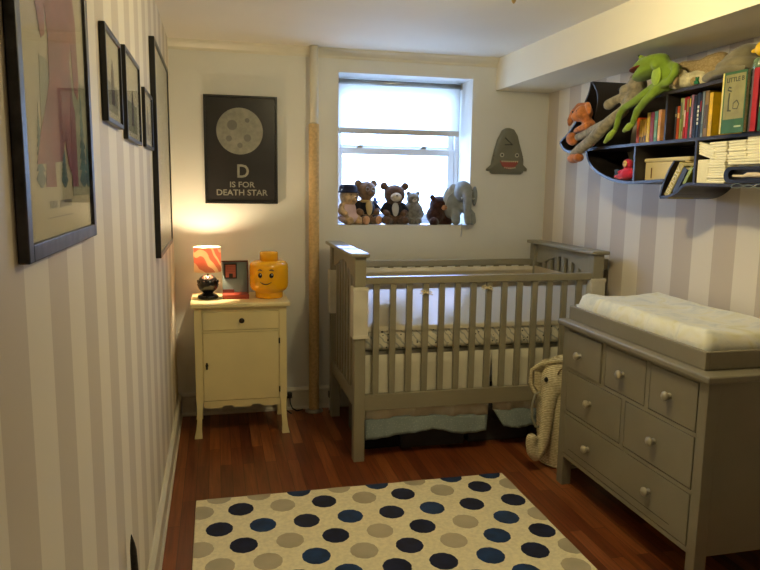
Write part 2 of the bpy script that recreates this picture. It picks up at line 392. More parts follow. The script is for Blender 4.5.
for hz in (.56,.27): mb=MB(); mb.lathe([(.004,-.016),(.004,.016)],cx=.3475,cy=3.908,cz=hz,n=10); obj('hinge',mb,M['darkmetal'],do,label='dark hinge')
ap=[(-.085,.206),(-.085,.178),(-.04,.172),(.01,.172),(.03,.186),(.075,.186),(.085,.172),(.18,.172),(.19,.186),(.235,.186),(.255,.172),(.30,.172),(.347,.178),(.347,.206)]
mb=MB(); mb.prism(ap,3.913,3.925,'y'); obj('apron',mb,M['cream'],ns)
def ns_leg(xi,xo,y0,y1,outy):
    # post tapering to a flared foot, built as stacked sections
    mb=MB(); s=1 if xo>xi else -1
    secs=[(.765,0,0,0),(.24,0,0,0),(.17,.004,.004,-.004),(.10,.0,.006,-.010),(.045,-.004,.012,-.012),(.0,-.012,.022,-.010)]
    rings=[]
    for z,shr,fl,thn in secs:
        a=xi+s*(-thn if True else 0)*0+s*(-thn); b=xo+s*(fl-0.008 if z<.2 else 0)
        if z>=.2: a,b=xi,xo
        ya,yb=y0,y1
        if z<.2:
            if outy<0: ya=y0-fl*.5; yb=y1+thn
            else: yb=y1+fl*.5; ya=y0-thn
        rings.append([mb.bm.verts.new(p) for p in ((a,ya,z),(b,ya,z),(b,yb,z),(a,yb,z))])
    for p,q in zip(rings[:-1],rings[1:]):
        for k in range(4): mb.bm.faces.new((p[k],p[(k+1)%4],q[(k+1)%4],q[k]))
    mb.bm.faces.new(rings[0]); mb.bm.faces.new(rings[-1][::-1])
    return mb
for xi,xo in ((-.088,-.128),(.35,.39)):
    for y0,y1,o in ((3.91,3.95,-1),(4.23,4.27,1)): obj('leg',ns_leg(xi,xo,y0,y1,o),M['cream'],ns)

# lamp
LX,LY=-.05,4.085
lp=thing('table_lamp','small glowing table lamp with a black globe base and red patterned shade','lamp',(LX,LY,.79))
mb=MB(); mb.lathe([(.056,.79),(.06,.796),(.058,.806),(.045,.814),(.03,.822),(.03,.83)],cx=LX,cy=LY,n=32)
obj('foot',mb,mat('glossy_black_ceramic',(14,14,15),rough=.15,var=.1),lp)
mb=MB(); mb.ell((LX,LY,.876),(.061,.061,.056),sub=4)
mb.mi=0
for a in range(12):
    t=a*PI/6; mb.box(LX+.056*math.cos(t)-.006,LX+.056*math.cos(t)+.006,LY+.056*math.sin(t)-.006,LY+.056*math.sin(t)+.006,.885,.90,.001)
mb.tube([(LX+.0615*math.cos(t/20*2*PI),LY+.0615*math.sin(t/20*2*PI),.872) for t in range(20)],.002,n=6,closed=True)
obj('globe_base',mb,bpy.data.materials['glossy_black_ceramic'],lp)
mb=MB(); mb.tube([(LX,LY,.93),(LX,LY,.985)],.007,n=12); obj('stem',mb,M['metal'],lp)
def shade_mat():
    N=NT('red_patterned_shade'); tc=N.n('ShaderNodeTexCoord')
    w=N.n('ShaderNodeTexWave',bands_direction='DIAGONAL',wave_profile='SIN'); w.inputs['Scale'].default_value=7; w.inputs['Distortion'].default_value=7; w.inputs['Detail'].default_value=1; w.inputs['Detail Scale'].default_value=1.2; N.l(tc,3,w,0)
    g=N.n('ShaderNodeMath',operation='GREATER_THAN'); g.inputs[1].default_value=.72; N.l(w,1,g,0)
    mx=N.n('ShaderNodeMix',data_type='RGBA'); mx.inputs[6].default_value=srgb((222,150,124)); mx.inputs[7].default_value=srgb((250,226,190)); N.l(g,0,mx,0)
    tr=N.n('ShaderNodeBsdfTranslucent'); N.l(mx,2,tr,0); N.l(mx,2,N.b,0); N.b.inputs['Roughness'].default_value=.8
    ms=N.n('ShaderNodeMixShader'); ms.inputs[0].default_value=.16; N.l(N.b,0,ms,1); N.l(tr,0,ms,2); N.l(ms,0,N.out,0); return N.m
mb=MB(); n=48
ro,ri=.077,.0755
P=[(ro,.948),(ro,1.092),(ri,1.092),(ri,.948),(ro,.948)]
rings=[]
for r_,z_ in P[:-1]: rings.append([mb.bm.verts.new((LX+r_*math.cos(2*PI*k/n),LY+r_*math.sin(2*PI*k/n),z_)) for k in range(n)])
rings.append(rings[0])
for a,b in zip(rings[:-1],rings[1:]):
    for k in range(n): mb._tag([mb.bm.faces.new((a[k],a[(k+1)%n],b[(k+1)%n],b[k]))],True)
sh=obj('lamp_shade',mb,shade_mat(),lp)
mb=MB()
for z_ in (.949,1.091): mb.tube([(LX+.0765*math.cos(2*PI*k/40),LY+.0765*math.sin(2*PI*k/40),z_) for k in range(40)],.002,n=6,closed=True)
for k in range(3):
    t=2*PI*k/3+.4; mb.tube([(LX,LY,.983),(LX+.0765*math.cos(t),LY+.0765*math.sin(t),1.09)],.0012,n=6)
obj('shade_rim',mb,mat('cream_rim',(240,225,190)),sh)
mb=MB(); mb.lathe([(.010,.985),(.012,1.0),(.024,1.03),(.028,1.05),(.022,1.07),(0,1.08)],cx=LX,cy=LY,n=20); obj('bulb',mb,glow_glass('lamp_bulb',(1,.72,.42,1),6,.5),lp,label='lit bulb')

# diorama box
dg_=thing('shadow_box','red and blue open shadow box between lamp and yellow head','ornament',(.115,4.08,.79))
dm=mat('diorama_red',(150,58,36),rough=.6); bmz=mat('diorama_blue',(112,132,132),rough=.7)
mb=MB(); mb.box(.032,.184,4.03,4.135,.79,.815,.002); obj('base',mb,dm,dg_)
mb=MB(); mb.box(.034,.182,4.125,4.135,.815,1.0); obj('backdrop',mb,bmz,dg_,label='pale blue backdrop')
for bx_ in ((.030,.184,4.11,4.137,1.0,1.006),(.178,.184,4.085,4.137,.815,1.0),(.034,.1,4.117,4.125,.815,.835)): mb=MB(); mb.box(*bx_); obj('box_edge',mb,mat('diorama_dark_red',(92,44,34),rough=.6),dg_)
mb=MB(); rect_frame(mb,.045,.118,.90,.99,4.117,4.125,.007,.007,.007,.007,.001); f=obj('tiny_picture_frame',mb,M['blackwood'],dg_)
mb=MB(); mb.box(.052,.111,4.12,4.1245,.907,.983); mb.mi=1; mb.box(.072,.094,4.118,4.1205,.907,.93)
for r_ in range(4):
    mb.box(.054,.109,4.1195,4.1205,.942+r_*.010,.943+r_*.010)
obj('picture',mb,[mat('brick_pink',(176,92,72)),M['blackwood']],f)

# yellow head container
HX,HY=.304,4.075
hd=thing('head_container','large yellow round head storage container with a smiling face','container',(HX,HY,.79))
yel=mat('yellow_plastic',(244,176,10),rough=.22,var=.01,coat=.3)
mb=MB(); mb.lathe([(.070,.79),(.080,.793),(.082,.80),(.082,.824),(.088,.832),(.102,.840),(.111,.856),(.1145,.878),(.1145,.970),(.111,.990),(.102,1.003),(.086,1.010),(.060,1.012),(.04,1.012)],cx=HX,cy=HY,n=56); obj('head',mb,yel,hd)
mb=MB(); mb.lathe([(.054,1.008),(.054,1.056),(.050,1.064),(.03,1.065),(0.0,1.065)],cx=HX,cy=HY,n=40); obj('stud_lid',mb,yel,hd)
ya=math.atan2(0-HX,0-HY)      # faces the middle of the room
def on_cyl(u,z,r=.1152):
    a=-PI/2-.24+u/r
    return Vector((HX+r*math.cos(a),HY+r*math.sin(a),z))
def decal(pts,th=.0012):
    mb=MB(); A=[mb.bm.verts.new(on_cyl(u,z,.1150)) for u,z in pts]; B=[mb.bm.verts.new(on_cyl(u,z,.1162)) for u,z in pts]
    mb.bm.faces.new(A[::-1]); mb.bm.faces.new(B)
    for k in range(len(pts)): mb.bm.faces.new((A[k],A[(k+1)%len(pts)],B[(k+1)%len(pts)],B[k]))
    return mb
def arc_poly(pts,w):
    P=[Vector(p) for p in pts]; L=[];Q=[]
    for i,p in enumerate(P):
        t=(P[min(i+1,len(P)-1)]-P[max(i-1,0)]).normalized(); k=math.sin(PI*(i+.4)/(len(P)-.2))**.5; n_=Vector((-t.y,t.x))*w/2*k
        L.append(p+n_);Q.append(p-n_)
    return [tuple(v) for v in L]+[tuple(v) for v in Q[::-1]]
inkm=mat('face_ink',(22,14,6),rough=.3); glm=mat('face_white',(245,240,225),rough=.3)
for s in (-1,1):
    cx_=s*.0335
    e_=obj('eye',decal([(cx_+.0125*math.cos(2*PI*k/24),.934+.0145*math.sin(2*PI*k/24)) for k in range(24)]),inkm,hd)
    mbx=MB(); c=on_cyl(cx_+.003,.939,.1163); mbx.ell(c,(.0038,.002,.0038),sub=2); obj('glint',mbx,glm,e_)
    obj('eyebrow',decal(arc_poly([(cx_-s*.013+s*t*.028,(.958+.009*math.sin(PI*(.15+t*.75)))) for t in [q/8 for q in range(9)]],.006)),inkm,hd)
obj('mouth',decal(arc_poly([(-.034+t*.068,.896-.014*math.sin(PI*t)) for t in [q/12 for q in range(13)]],.0055)),inkm,hd)

# cable + plug right of nightstand
mb=MB(); mb.box(.432,.462,4.29,4.319,.085,.12,.004); mb.tube([(.447,4.3,.09),(.45,4.285,.05),(.462,4.28,.02),(.49,4.27,.006),(.53,4.29,.006)],.0045,n=8)
mb.tube([(.43,4.29,.10),(.42,4.27,.06),(.42,4.25,.02),(.45,4.22,.006)],.0045,n=8)
tag(obj('phone_charger',mb,M['black']),'black charger with trailing cable at the baseboard right of the nightstand','charger')
mb=MB(); mb.box(.70,.725,4.28,4.319,.075,.115,.004); mb.tube([(.712,4.295,.08),(.71,4.28,.03),(.70,4.24,.007),(.69,4.2,.006)],.004,n=8)
mb.mi=1; mb.box(.697,.716,4.24,4.26,.0,.055,.003)
tag(obj('power_adapter',mb,[M['black'],M['white']]),'small black and white adapter beside the rope-wrapped pipe foot','adapter')

# ------------------------------------------------------------------ poster
ps=thing('framed_poster','dark framed poster reading D is for Death Star above the nightstand','poster',(.162,4.32,1.338))
px0,px1,pz0,pz1=-.057,.381,1.338,1.985
mb=MB(); rect_frame(mb,px0,px1,pz0,pz1,4.305,4.334,.012,.012,.012,.012,.002); obj('frame',mb,M['black'],ps)
inkbg=mat('poster_ink',(40,38,38),rough=.25,var=.05)
mb=MB(); mb.box(px0+.01,px1-.01,4.318,4.332,pz0+.01,pz1-.01); sheet=obj('print',mb,inkbg,ps)
pg=mat('poster_grey',(128,126,112),rough=.4,var=.1,vscale=30); pg2=mat('poster_midgrey',(96,95,86),rough=.4)
def disc(mb,cx,cz,r,y0,y1,n=48,f=None): mb.prism([(cx+r*math.cos(2*PI*k/n),cz+r*math.sin(2*PI*k/n)) for k in range(n)],y0,y1,'y')
mb=MB(); disc(mb,.155,1.775,.139,4.3165,4.319); moon=obj('moon_disc',mb,pg,sheet,label='plain grey moon printed on the poster')
for cx_,cz_,r_ in ((.11,1.81,.03),(.2,1.735,.022),(.2,1.84,.014),(.09,1.73,.018),(.155,1.69,.016)): mb=MB(); disc(mb,cx_,cz_,r_,4.3155,4.317,28); obj('crater',mb,pg2,moon)
def text(body,size,x,z,y,mat_,parent,name='lettering',width=None,rot=(R(90),0,0),ext=.0006,align='CENTER'):
    cu=bpy.data.curves.new('t','FONT'); cu.body=body; cu.size=size; cu.align_x=align; cu.extrude=ext; cu.resolution_u=3; cu.offset=size*.016
    o=bpy.data.objects.new('t',cu); COL.objects.link(o); dg=bpy.context.evaluated_depsgraph_get(); dg.update()
    me=bpy.data.meshes.new_from_object(o.evaluated_get(dg)); bpy.data.objects.remove(o); bpy.data.curves.remove(cu)
    xs=[v.co.x for v in me.vertices]; w=max(xs)-min(xs); sx=1 if not width else width/w
    me.transform(Matrix.Translation(Vector((x,y,z)))@Euler(rot).to_matrix().to_4x4()@Matrix.Diagonal((sx,1,1,1)))
    me.materials.clear()
    return meshobj(name,me,mat_,parent)
text('D',.112,.170,1.498,4.3165,pg,sheet,width=.07)
text('IS FOR',.048,.164,1.438,4.3165,pg,sheet,width=.15)
text('DEATH STAR',.05,.163,1.389,4.3165,pg,sheet,width=.308)

# ------------------------------------------------------------------ shark
def shp(X,Y): return (1.773+((480+X/9.5)-487)*.00723, 1.851-((120+Y/9.5)-128)*.00664)
out=[(255,75),(300,88),(335,140),(357,220),(382,300),(400,370),(402,425),(440,462),(436,482),(405,478),(400,498),(380,510),(110,510),(92,498),(88,482),(58,482),(55,465),(98,425),(105,370),(128,270),(150,185),(190,100),(225,78)]
mb=MB(); po=[shp(*p) for p in out]; cxs=sum(p[0] for p in po)/len(po); czs=sum(p[1] for p in po)/len(po)
prev=None
for f_,y_ in ((1.0,4.333),(1.0,4.322),(.96,4.31),(.85,4.300),(.5,4.294)):
    ring=[mb.bm.verts.new((cxs+(a-cxs)*f_,y_,czs+(b-czs)*f_)) for a,b in po]
    if prev:
        for k in range(len(po)): mb._tag([mb.bm.faces.new((prev[k],prev[(k+1)%len(po)],ring[(k+1)%len(po)],ring[k]))],True)
    else: mb.bm.faces.new(ring[::-1])
    prev=ring
mb._tag([mb.bm.faces.new(prev)],True)
skm=fabric('shark_grey_felt',(118,117,102))
shk=obj('shark_wall_hanging',mb,skm); tag(shk,'grey felt shark head with a toothy grin hung right of the window','wall hanging')
def plate(poly,y0,y1): m_=MB(); m_.prism([shp(*p) for p in poly],y0,y1,'y'); return m_
top=[(160,385),(200,393),(250,398),(300,392),(335,382)]; bot=[(325,415),(300,445),(260,465),(220,462),(185,435)]
obj('mouth',plate(top+bot,4.288,4.302),mat('shark_mouth_red',(150,70,60)),shk)
mb=MB()
for k in range(9):
    X=172+k*18; mb.prism([shp(X,386),shp(X+16,386),shp(X+8,402)],4.285,4.29,'y')
for k in range(6):
    X=200+k*19; mb.prism([shp(X,462-abs(k-2.5)*3),shp(X+15,462-abs(k-2.5)*3),shp(X+8,442)],4.285,4.29,'y')
obj('teeth',mb,mat('teeth_cream',(210,200,170)),shk)
for X in (181,321):
    mb=MB(); mb.prism([(lambda q:(q[0]+.0145*math.cos(t*PI/10),q[1]+.0145*math.sin(t*PI/10)))(shp(X,332)) for t in range(20)],4.292,4.302,'y')
    e_=obj('eye',mb,mat('eye_pale',(185,182,165)),shk)
    mb=MB(); mb.ell((shp(X,332)[0],4.291,shp(X,332)[1]),(.007,.003,.007)); obj('pupil',mb,inkm,e_)
mb=MB()
for s,xx in ((1,(345,390)),(-1,(108,150))):
    for yy in (345,378,405):
        a=shp(xx[0],yy+(5 if s>0 else -5)); b=shp(xx[1],yy-(5 if s>0 else -5)); mb.tube([(a[0],4.311,a[1]),(b[0],4.314,b[1])],.003,n=6)
for a,b in (((205,170),(275,235)),((275,235),(205,235))):
    a=shp(*a);b=shp(*b); mb.tube([(a[0],4.296,a[1]),(b[0],4.296,b[1])],.004,n=6)
obj('stitching',mb,mat('dark_stitch',(52,50,42)),shk)

# ------------------------------------------------------------------ frames on the left wall
def wall_frame(name,y0,y1,z0,z1,xf,bw,label,framem,artm,art=None):
    t=thing(name,label,'picture frame',(XL,(y0+y1)/2,z0),'framed pictures on the left wall')
    mb=MB(); 
    # stands off the wall by its full depth
    for a,b,c,d in ((y0,y0+bw,z0,z1),(y1-bw,y1,z0,z1),(y0+bw,y1-bw,z0,z0+bw),(y0+bw,y1-bw,z1-bw,z1)): mb.box(XL+.0005,xf,a,b,c,d,.002)
    obj('frame',mb,framem,t)
    mb=MB(); mb.box(XL+.002,xf-.007,y0+bw*.7,y1-bw*.7,z0+bw*.7,z1-bw*.7); pr_=obj('print',mb,artm,t)
    mb=MB(); mb.box(xf-.0045,xf-.003,y0+bw*.7,y1-bw*.7,z0+bw*.7,z1-bw*.7); obj('glazing',mb,framed_glass(),t)
    if art: art(pr_,xf-.0068,y0,y1,z0,z1)
_g={}
def framed_glass():
    if 'g' not in _g:
        N=NT('picture_glass'); t=N.n('ShaderNodeBsdfTransparent'); g=N.n('ShaderNodeBsdfGlossy'); g.inputs['Roughness'].default_value=.03
        fr=N.n('ShaderNodeFresnel'); fr.inputs[0].default_value=1.3; hf=N.n('ShaderNodeMath',operation='MULTIPLY'); hf.inputs[1].default_value=.4; N.l(fr,0,hf,0); ms=N.n('ShaderNodeMixShader'); N.l(hf,0,ms,0); N.l(t,0,ms,1); N.l(g,0,ms,2); N.l(ms,0,N.out,0); _g['g']=N.m
    return _g['g']
paper=mat('art_paper',(206,196,160),rough=.7,var=.03); paper2=mat('art_paper_pale',(200,194,174),rough=.7,var=.03)
def big_art(p,x,y0,y1,z0,z1):
    # maroon long-robed shape with pines; y runs along the wall
    def yy(u): return y0+(y1-y0)*u
    mar=mat('art_maroon',(150,72,66),rough=.7,var=.12,vscale=20); mard=mat('art_maroon_dark',(128,40,42),rough=.7); teal=mat('art_teal',(64,106,98),rough=.7,var=.2,vscale=40); ol=mat('art_olive',(156,156,122),rough=.7)
    def poly(pts,m,dx,nm): mb=MB(); mb.prism(pts,x+dx-.0003,x+dx,'x'); obj(nm,mb,m,p)
    poly([(1.30,1.435),(1.485,1.435),(1.485,1.64),(1.30,1.64)],ol,.0004,'field')
    poly([(1.10,1.64),(1.15,1.64),(1.16,1.50),(1.09,1.52)],ol,.0005,'field')
    for a,w,h,b in ((1.405,.07,.19,1.45),(1.075,.05,.12,1.45),(1.235,.045,.09,1.45),(1.45,.05,.10,1.45)):
        pts=[(a-.006,b)]; n_=8
        for k in range(n_): zz=b+.012+(h-.03)*k/n_; ww=w*(1-k/n_)/2; pts+= [(a-ww-.004,zz),(a-ww*.45,zz+h/n_*.8)]
        pts+= [(a,b+h)]
        for k in reversed(range(n_)): zz=b+.012+(h-.03)*k/n_; ww=w*(1-k/n_)/2; pts+= [(a+ww*.45,zz+h/n_*.8),(a+ww+.004,zz)]
        pts+= [(a+.006,b)]
        poly(pts,teal,.0008,'pine_tree')
    poly([(1.053,1.483),(1.14,1.487),(1.22,1.492),(1.25,1.53),(1.27,1.487),(1.29,1.474),(1.335,1.50),(1.33,1.60),(1.315,1.66),(1.33,1.70),(1.345,1.62),(1.375,1.605),(1.392,1.64),(1.385,1.74),(1.35,1.82),(1.27,1.87),(1.15,1.86),(1.095,1.80),(1.085,1.72),(1.115,1.665),(1.14,1.675),(1.145,1.72),(1.16,1.68),(1.155,1.61),(1.115,1.56),(1.085,1.53)],mar,.0012,'robed_figure')
    poly([(1.19,1.87),(1.26,1.87),(1.275,1.92),(1.25,1.97),(1.20,1.97),(1.175,1.92)],mar,.0012,'hood')
    poly([(1.10,1.451),(1.17,1.451),(1.165,1.50),(1.115,1.50)],mar,.0010,'boot')
    poly([(1.295,1.451),(1.345,1.451),(1.345,1.58),(1.31,1.62),(1.295,1.50)],mard,.0014,'dark_robe_fold')
    mb=MB()
    random.seed(3)
    for a,b,zb,h in ((.30,.40,.066,.012),(.43,.60,.066,.012)):
        t=a
        while t<b: mb.box(x+.0004,x+.0008,yy(t),yy(t+.014),z0+zb+random.random()*.002,z0+zb+h); t+=.02
    mb.box(x+.0004,x+.0008,yy(.28),yy(.62),z0+.052,z0+.0535)
    obj('caption_lettering',mb,mat('art_caption',(150,140,116)),p)
M['streak']=mat('charred_wood',(48,44,46),rough=.4,var=.5,vscale=30)
wall_frame('picture_frame',.962,1.487,1.352,2.10,-.2345,.024,'largest dark wooden framed print of a maroon robed figure, nearest',M['streak'],paper,big_art)
def small_art(p,x,y0,y1,z0,z1):
    mb=MB(); mb.box(x,x+.0006,y0+.04,y0+(y1-y0)*.8,z0+.03,z0+(z1-z0)*.45); obj('printed_field',mb,mat('art_green_field',(140,140,110),var=.15),p)
    mb=MB(); w=(y0+y1)/2; mb.prism([(w-.03,z0+.05),(w+.03,z0+.05),(w+.02,z0+.13),(w,z0+.16),(w-.02,z0+.12)],x+.0004,x+.001,'x'); obj('printed_figure',mb,mat('art_dark',(86,70,60),var=.3),p)
wall_frame('picture_frame',1.722,2.0,1.60,1.822,-.235,.012,'small black framed print next to the largest frame',M['black'],paper2,small_art)
wall_frame('picture_frame',2.10,2.49,1.582,1.842,-.236,.012,'middle one of the three small black frames',M['black'],paper2,small_art)
wall_frame('picture_frame',2.655,2.975,1.588,1.80,-.237,.012,'smallest looking black frame left of the tall frame',M['black'],paper2,small_art)
wall_frame('picture_frame',3.03,3.885,1.14,2.05,-.2265,.02,'tall black frame on the left wall beside the nightstand lamp',M['black'],paper)

# dark iron rod leaning near the left wall
mb=MB(); mb.tube([(-.2205,1.79,.0),(-.222,1.79,.15),(-.224,1.79,.30),(-.229,1.80,.44),(-.2305,1.80,.49),(-.232,1.80,.51),(-.234,1.80,.535)],[.008,.0085,.009,.0095,.0085,.006,.001],n=8)
tag(obj('iron_rod',mb,mat('rusty_iron',(44,34,28),rough=.7,var=.4,vscale=60,bump=.5,bscale=150)),'dark pointed iron rod leaning on the left wall above the baseboard','rod')

# ------------------------------------------------------------------ crib
cr=thing('crib','grey slatted wooden baby crib under the window','crib',(1.4,3.79,0))
CF0,CF1=3.392,3.425   # front face / depth of the front rail
CBk=4.175
G=M['grey']
for (xa,xb) in ((.688,.747),(2.04,2.105)):
    for (ya,yb) in ((3.388,3.448),(4.125,4.185)):
        mb=MB(); mb.box(xa,xb,ya,yb,0,1.096,.004); obj('post',mb,G,cr)
for x0,x1,xin in ((.662,.763,(.702,.728)),(2.022,2.129,(2.062,2.088))):
    mb=MB(); mb.box(x0,x1,3.37,4.203,1.096,1.116,.006,seg=3); obj('top_cap',mb,G,cr)
    # arched rail
    ys=[3.448+(4.125-3.448)*k/24 for k in range(25)]
    def arch(y):
        t=(y-3.448)/(4.125-3.448); 
        if t<.12 or t>.88: return .975
        u=(t-.12)/.76; return .975+.068*max(0,math.sin(PI*u))**.55*(1 if True else 0)*(.35+.65*math.sin(PI*u))
    mb=MB(); mb.prism([(y,arch(y)) for y in ys]+[(4.125,1.096),(3.448,1.096)],xin[0],xin[1],'x'); obj('arched_rail',mb,G,cr)
    mb=MB(); mb.box(xin[0],xin[1],3.448,4.125,.276,.365,.003); obj('end_lower_rail',mb,G,cr)
    for k in range(7):
        yc=3.448+.677*(k+1)/8; mb=MB(); mb.box(xin[0]+.005,xin[1]-.005,yc-.02,yc+.02,.36,arch(yc)+.01,.002); obj('end_slat',mb,G,cr)
for ya,yb,nm in ((3.398,3.426,'front'),(4.147,4.173,'back')):
    mb=MB(); mb.box(.747,2.04,ya-.003,yb+.003,.953,.993,.005,seg=3); obj('top_rail',mb,G,cr)
    mb=MB(); mb.box(.747,2.04,ya-.002,yb+.002,.276,.365,.003); obj('lower_rail',mb,G,cr)
    for k in range(14):
        xc=.806+.0895*k; mb=MB(); mb.box(xc-.0165,xc+.0165,ya+.004,yb-.004,.36,.956,.002); obj('slat',mb,G,cr)
mb=MB(); mb.box(.75,2.037,3.45,4.12,.565,.585); obj('mattress_support',mb,M['metal'],cr)
# mattress
mb=MB(); mb.box(.752,2.034,3.445,4.118,.588,.725,.03,seg=3)
tag(obj('crib_mattress',mb,pattern_cloth('crib_sheet_print',(222,216,196),(40,44,46),42,.24,(176,176,166)),smooth=True),'crib mattress in a white sheet with a small dark animal print','mattress')
# bumper
bump_cloth=thin('bumper_cloth',(226,214,186),.06,.62,bump=.2,bscale=400)
bumper_hem=fabric('bumper_hem',(214,204,180))
bu=thing('crib_bumper','cream padded fabric bumper tied inside the crib slats','crib bumper',(1.4,3.8,.70))
def wavy(x0,x1,y,z0,z1,amp,th,n=60):
    mb=MB(); L=[]
    for k in range(n+1):
        x=x0+(x1-x0)*k/n; L.append((x,y+amp*math.sin(k*.9)+amp*.6*math.sin(k*.37)))
    mb.strip(L,th,z0,z1,'z'); return mb
def sheet_pad(x0,x1,y,z0,z1,amp,n=60):
    mb=MB(); A=[];B=[]
    for k in range(n+1):
        x=x0+(x1-x0)*k/n; yy_=y+amp*math.sin(k*.9)+amp*.6*math.sin(k*.37); A.append(mb.bm.verts.new((x,yy_,z0))); B.append(mb.bm.verts.new((x,yy_,z1)))
    for k in range(n): mb._tag([mb.bm.faces.new((A[k],A[k+1],B[k+1],B[k]))],True)
    return mb
obj('front_pad',sheet_pad(.752,2.034,3.4385,.718,.935,.0015),bump_cloth,bu)
obj('back_pad',wavy(.752,2.034,4.128,.70,.935,.0015,.006),bump_cloth,bu)
for y_,nm in ((3.4385,'f'),(4.128,'b')):
    for z_ in (.705,.93): obj('hem',wavy(.752,2.034,y_,z_-.006,z_+.018,.0015,.009),bumper_hem,bu)
for x_ in (.738,2.05): mb=MB(); mb.box(x_-.003,x_+.003,3.45,4.12,.72,.95); obj('end_pad',mb,bump_cloth,bu)
wrapm=fabric('bumper_wrap',(208,202,184))
def wrap(xa,xb,ya,yb,z0,z1):
    mb=MB(); t=.006; L=[(xa-t,ya-t),(xb+t,ya-t),(xb+t,yb+t),(xa-t,yb+t),(xa-t,ya-t)]
    mb.strip(L[:2]+[L[1]],.001,z0,z1,'z') if False else None
    for (p,q,r_,s_) in ((xa-t*1.6,xb+t*1.6,ya-t*1.6,ya-.0005),(xa-t*1.6,xb+t*1.6,yb+.0005,yb+t*1.6),(xa-t*1.6,xa-.0005,ya-t,yb+t),(xb+.0005,xb+t*1.6,ya-t,yb+t)):
        mb.box(p,q,r_,s_,z0,z1,.003)
    for z_ in (z0,z1-.018): mb.box(xa-t*2,xb+t*2,ya-t*2,ya-t*1.5,z_,z_+.018,.002)
    return mb
obj('post_wrap',wrap(.688,.747,3.388,3.448,.672,.942),wrapm,bu)
obj('post_wrap',wrap(.688,.747,4.125,4.185,.672,.942),wrapm,bu)
obj('post_wrap',wrap(2.04,2.105,3.388,3.448,.69,.962),wrapm,bu)
def bow(x,z):
    mb=MB(); y=3.386
    mb.ell((x,y,z),(.007,.005,.006),sub=2)
    for s in (-1,1):
        mb.tube([(x,y,z),(x+s*.014,y-.004,z+.011-s*.002),(x+s*.03,y-.002,z+.006-s*.006),(x+s*.016,y-.003,z-.004-s*.003),(x,y,z)],.003,n=6)
        mb.tube([(x,y,z),(x+s*.02,y,z-.010),(x+s*.036,y-.002,z-.008-s*.006)],.003,n=6)
    mb.tube([(x-.019,3.396,z),(x-.019,3.42,z),(x,3.427,z),(x+.019,3.42,z),(x+.019,3.396,z),(x,3.389,z)],.0022,n=6,closed=True)
    return mb
obj('tie_bow',bow(1.07,.908),fabric('tie_cloth',(220,205,165)),bu); obj('tie_bow',bow(1.412,.925),bpy.data.materials['tie_cloth'],bu)
# plush added inside the crib to throw a silhouette on the bumper
def fp(mb):
    mb.ell((0,0,.055),(.06,.05,.055)); mb.ell((.0,.0,.13),(.045,.04,.042)); mb.chain([(-.04,0,.16,.014),(-.05,0,.175,.012)]); mb.chain([(.035,0,.16,.014),(.05,0,.17,.012)])
    mb.chain([(.05,0,.08,.018),(.085,-.01,.05,.016)]); mb.chain([(-.05,0,.08,.018),(-.07,-.01,.05,.016)])
me=blob(fp,.008); o=meshobj('silhouette_plush',me,fur('silhouette_plush_fur',(200,190,165)),base=(0,0,0)); o.location=(.885,3.53,.727)
tag(o,'small pale plush added inside the crib for its silhouette on the left bumper','plush toy')
# skirt
skc=fabric('skirt_cream',(210,204,184),var=.04,vscale=6); skb=pattern_cloth('skirt_blue_border',(128,140,140),(146,156,152),90,.3)
sk=thing('crib_skirt','cream crib skirt with a blue-grey dotted border below the lower rail','crib skirt',(1.4,3.47,.12))
def skirt_panel(xs_top,xs_bot,zf,z0f,mat_,nm,th=.004,ya=3.448,yamp=.006):
    n=40; mb=MB(); rows=[]
    for j in range(7):
        t=j/6; row=[]
        for k in range(n+1):
            u=k/n; xt=xs_top[0]+(xs_top[1]-xs_top[0])*u; xb=xs_bot[0]+(xs_bot[1]-xs_bot[0])*u
            zt=zf(u); zb=z0f(u); row.append((xt*(1-t)+xb*t, ya-.002-t*.022+yamp*math.sin(u*23+j*.2)*t+.004*math.sin(u*60)*t, zt*(1-t)+zb*t))
        rows.append(row)
    F=[[mb.bm.verts.new(p) for p in r] for r in rows]; B=[[mb.bm.verts.new((p[0],p[1]+th,p[2])) for p in r] for r in rows]
    for j in range(6):
        for k in range(n):
            mb._tag([mb.bm.faces.new((F[j][k],F[j][k+1],F[j+1][k+1],F[j+1][k])),mb.bm.faces.new((B[j][k],B[j+1][k],B[j+1][k+1],B[j][k+1]))],True)
    m=len(F)-1
    for k in range(n): mb.bm.faces.new((F[0][k],B[0][k],B[0][k+1],F[0][k+1])); mb.bm.faces.new((F[m][k],F[m][k+1],B[m][k+1],B[m][k]))
    for j in range(6): mb.bm.faces.new((F[j][0],F[j+1][0],B[j+1][0],B[j][0])); mb.bm.faces.new((F[j][n],B[j][n],B[j+1][n],F[j+1][n]))
    return obj(nm,mb,mat_,sk)
zc=lambda u:.566; z1a=lambda u:.205+.012*u
skirt_panel((.752,1.475),(.755,1.455),zc,lambda u:.215+.01*math.sin(u*5),skc,'cream_panel')
skirt_panel((1.475,2.036),(1.49,2.03),zc,lambda u:.225-.004*u,skc,'cream_panel')
skirt_panel((.755,1.457),(.757,1.44),lambda u:.218+.01*math.sin(u*5),lambda u:.125+.016*math.sin(u*6-1.2)+.012*u*math.sin(u*14),skb,'blue_border',ya=3.426)
skirt_panel((1.49,2.03),(1.55,2.025),lambda u:.228-.004*u,lambda u:.125+.03*u+.012*math.sin(u*9+2.5),skb,'blue_border',ya=3.426)
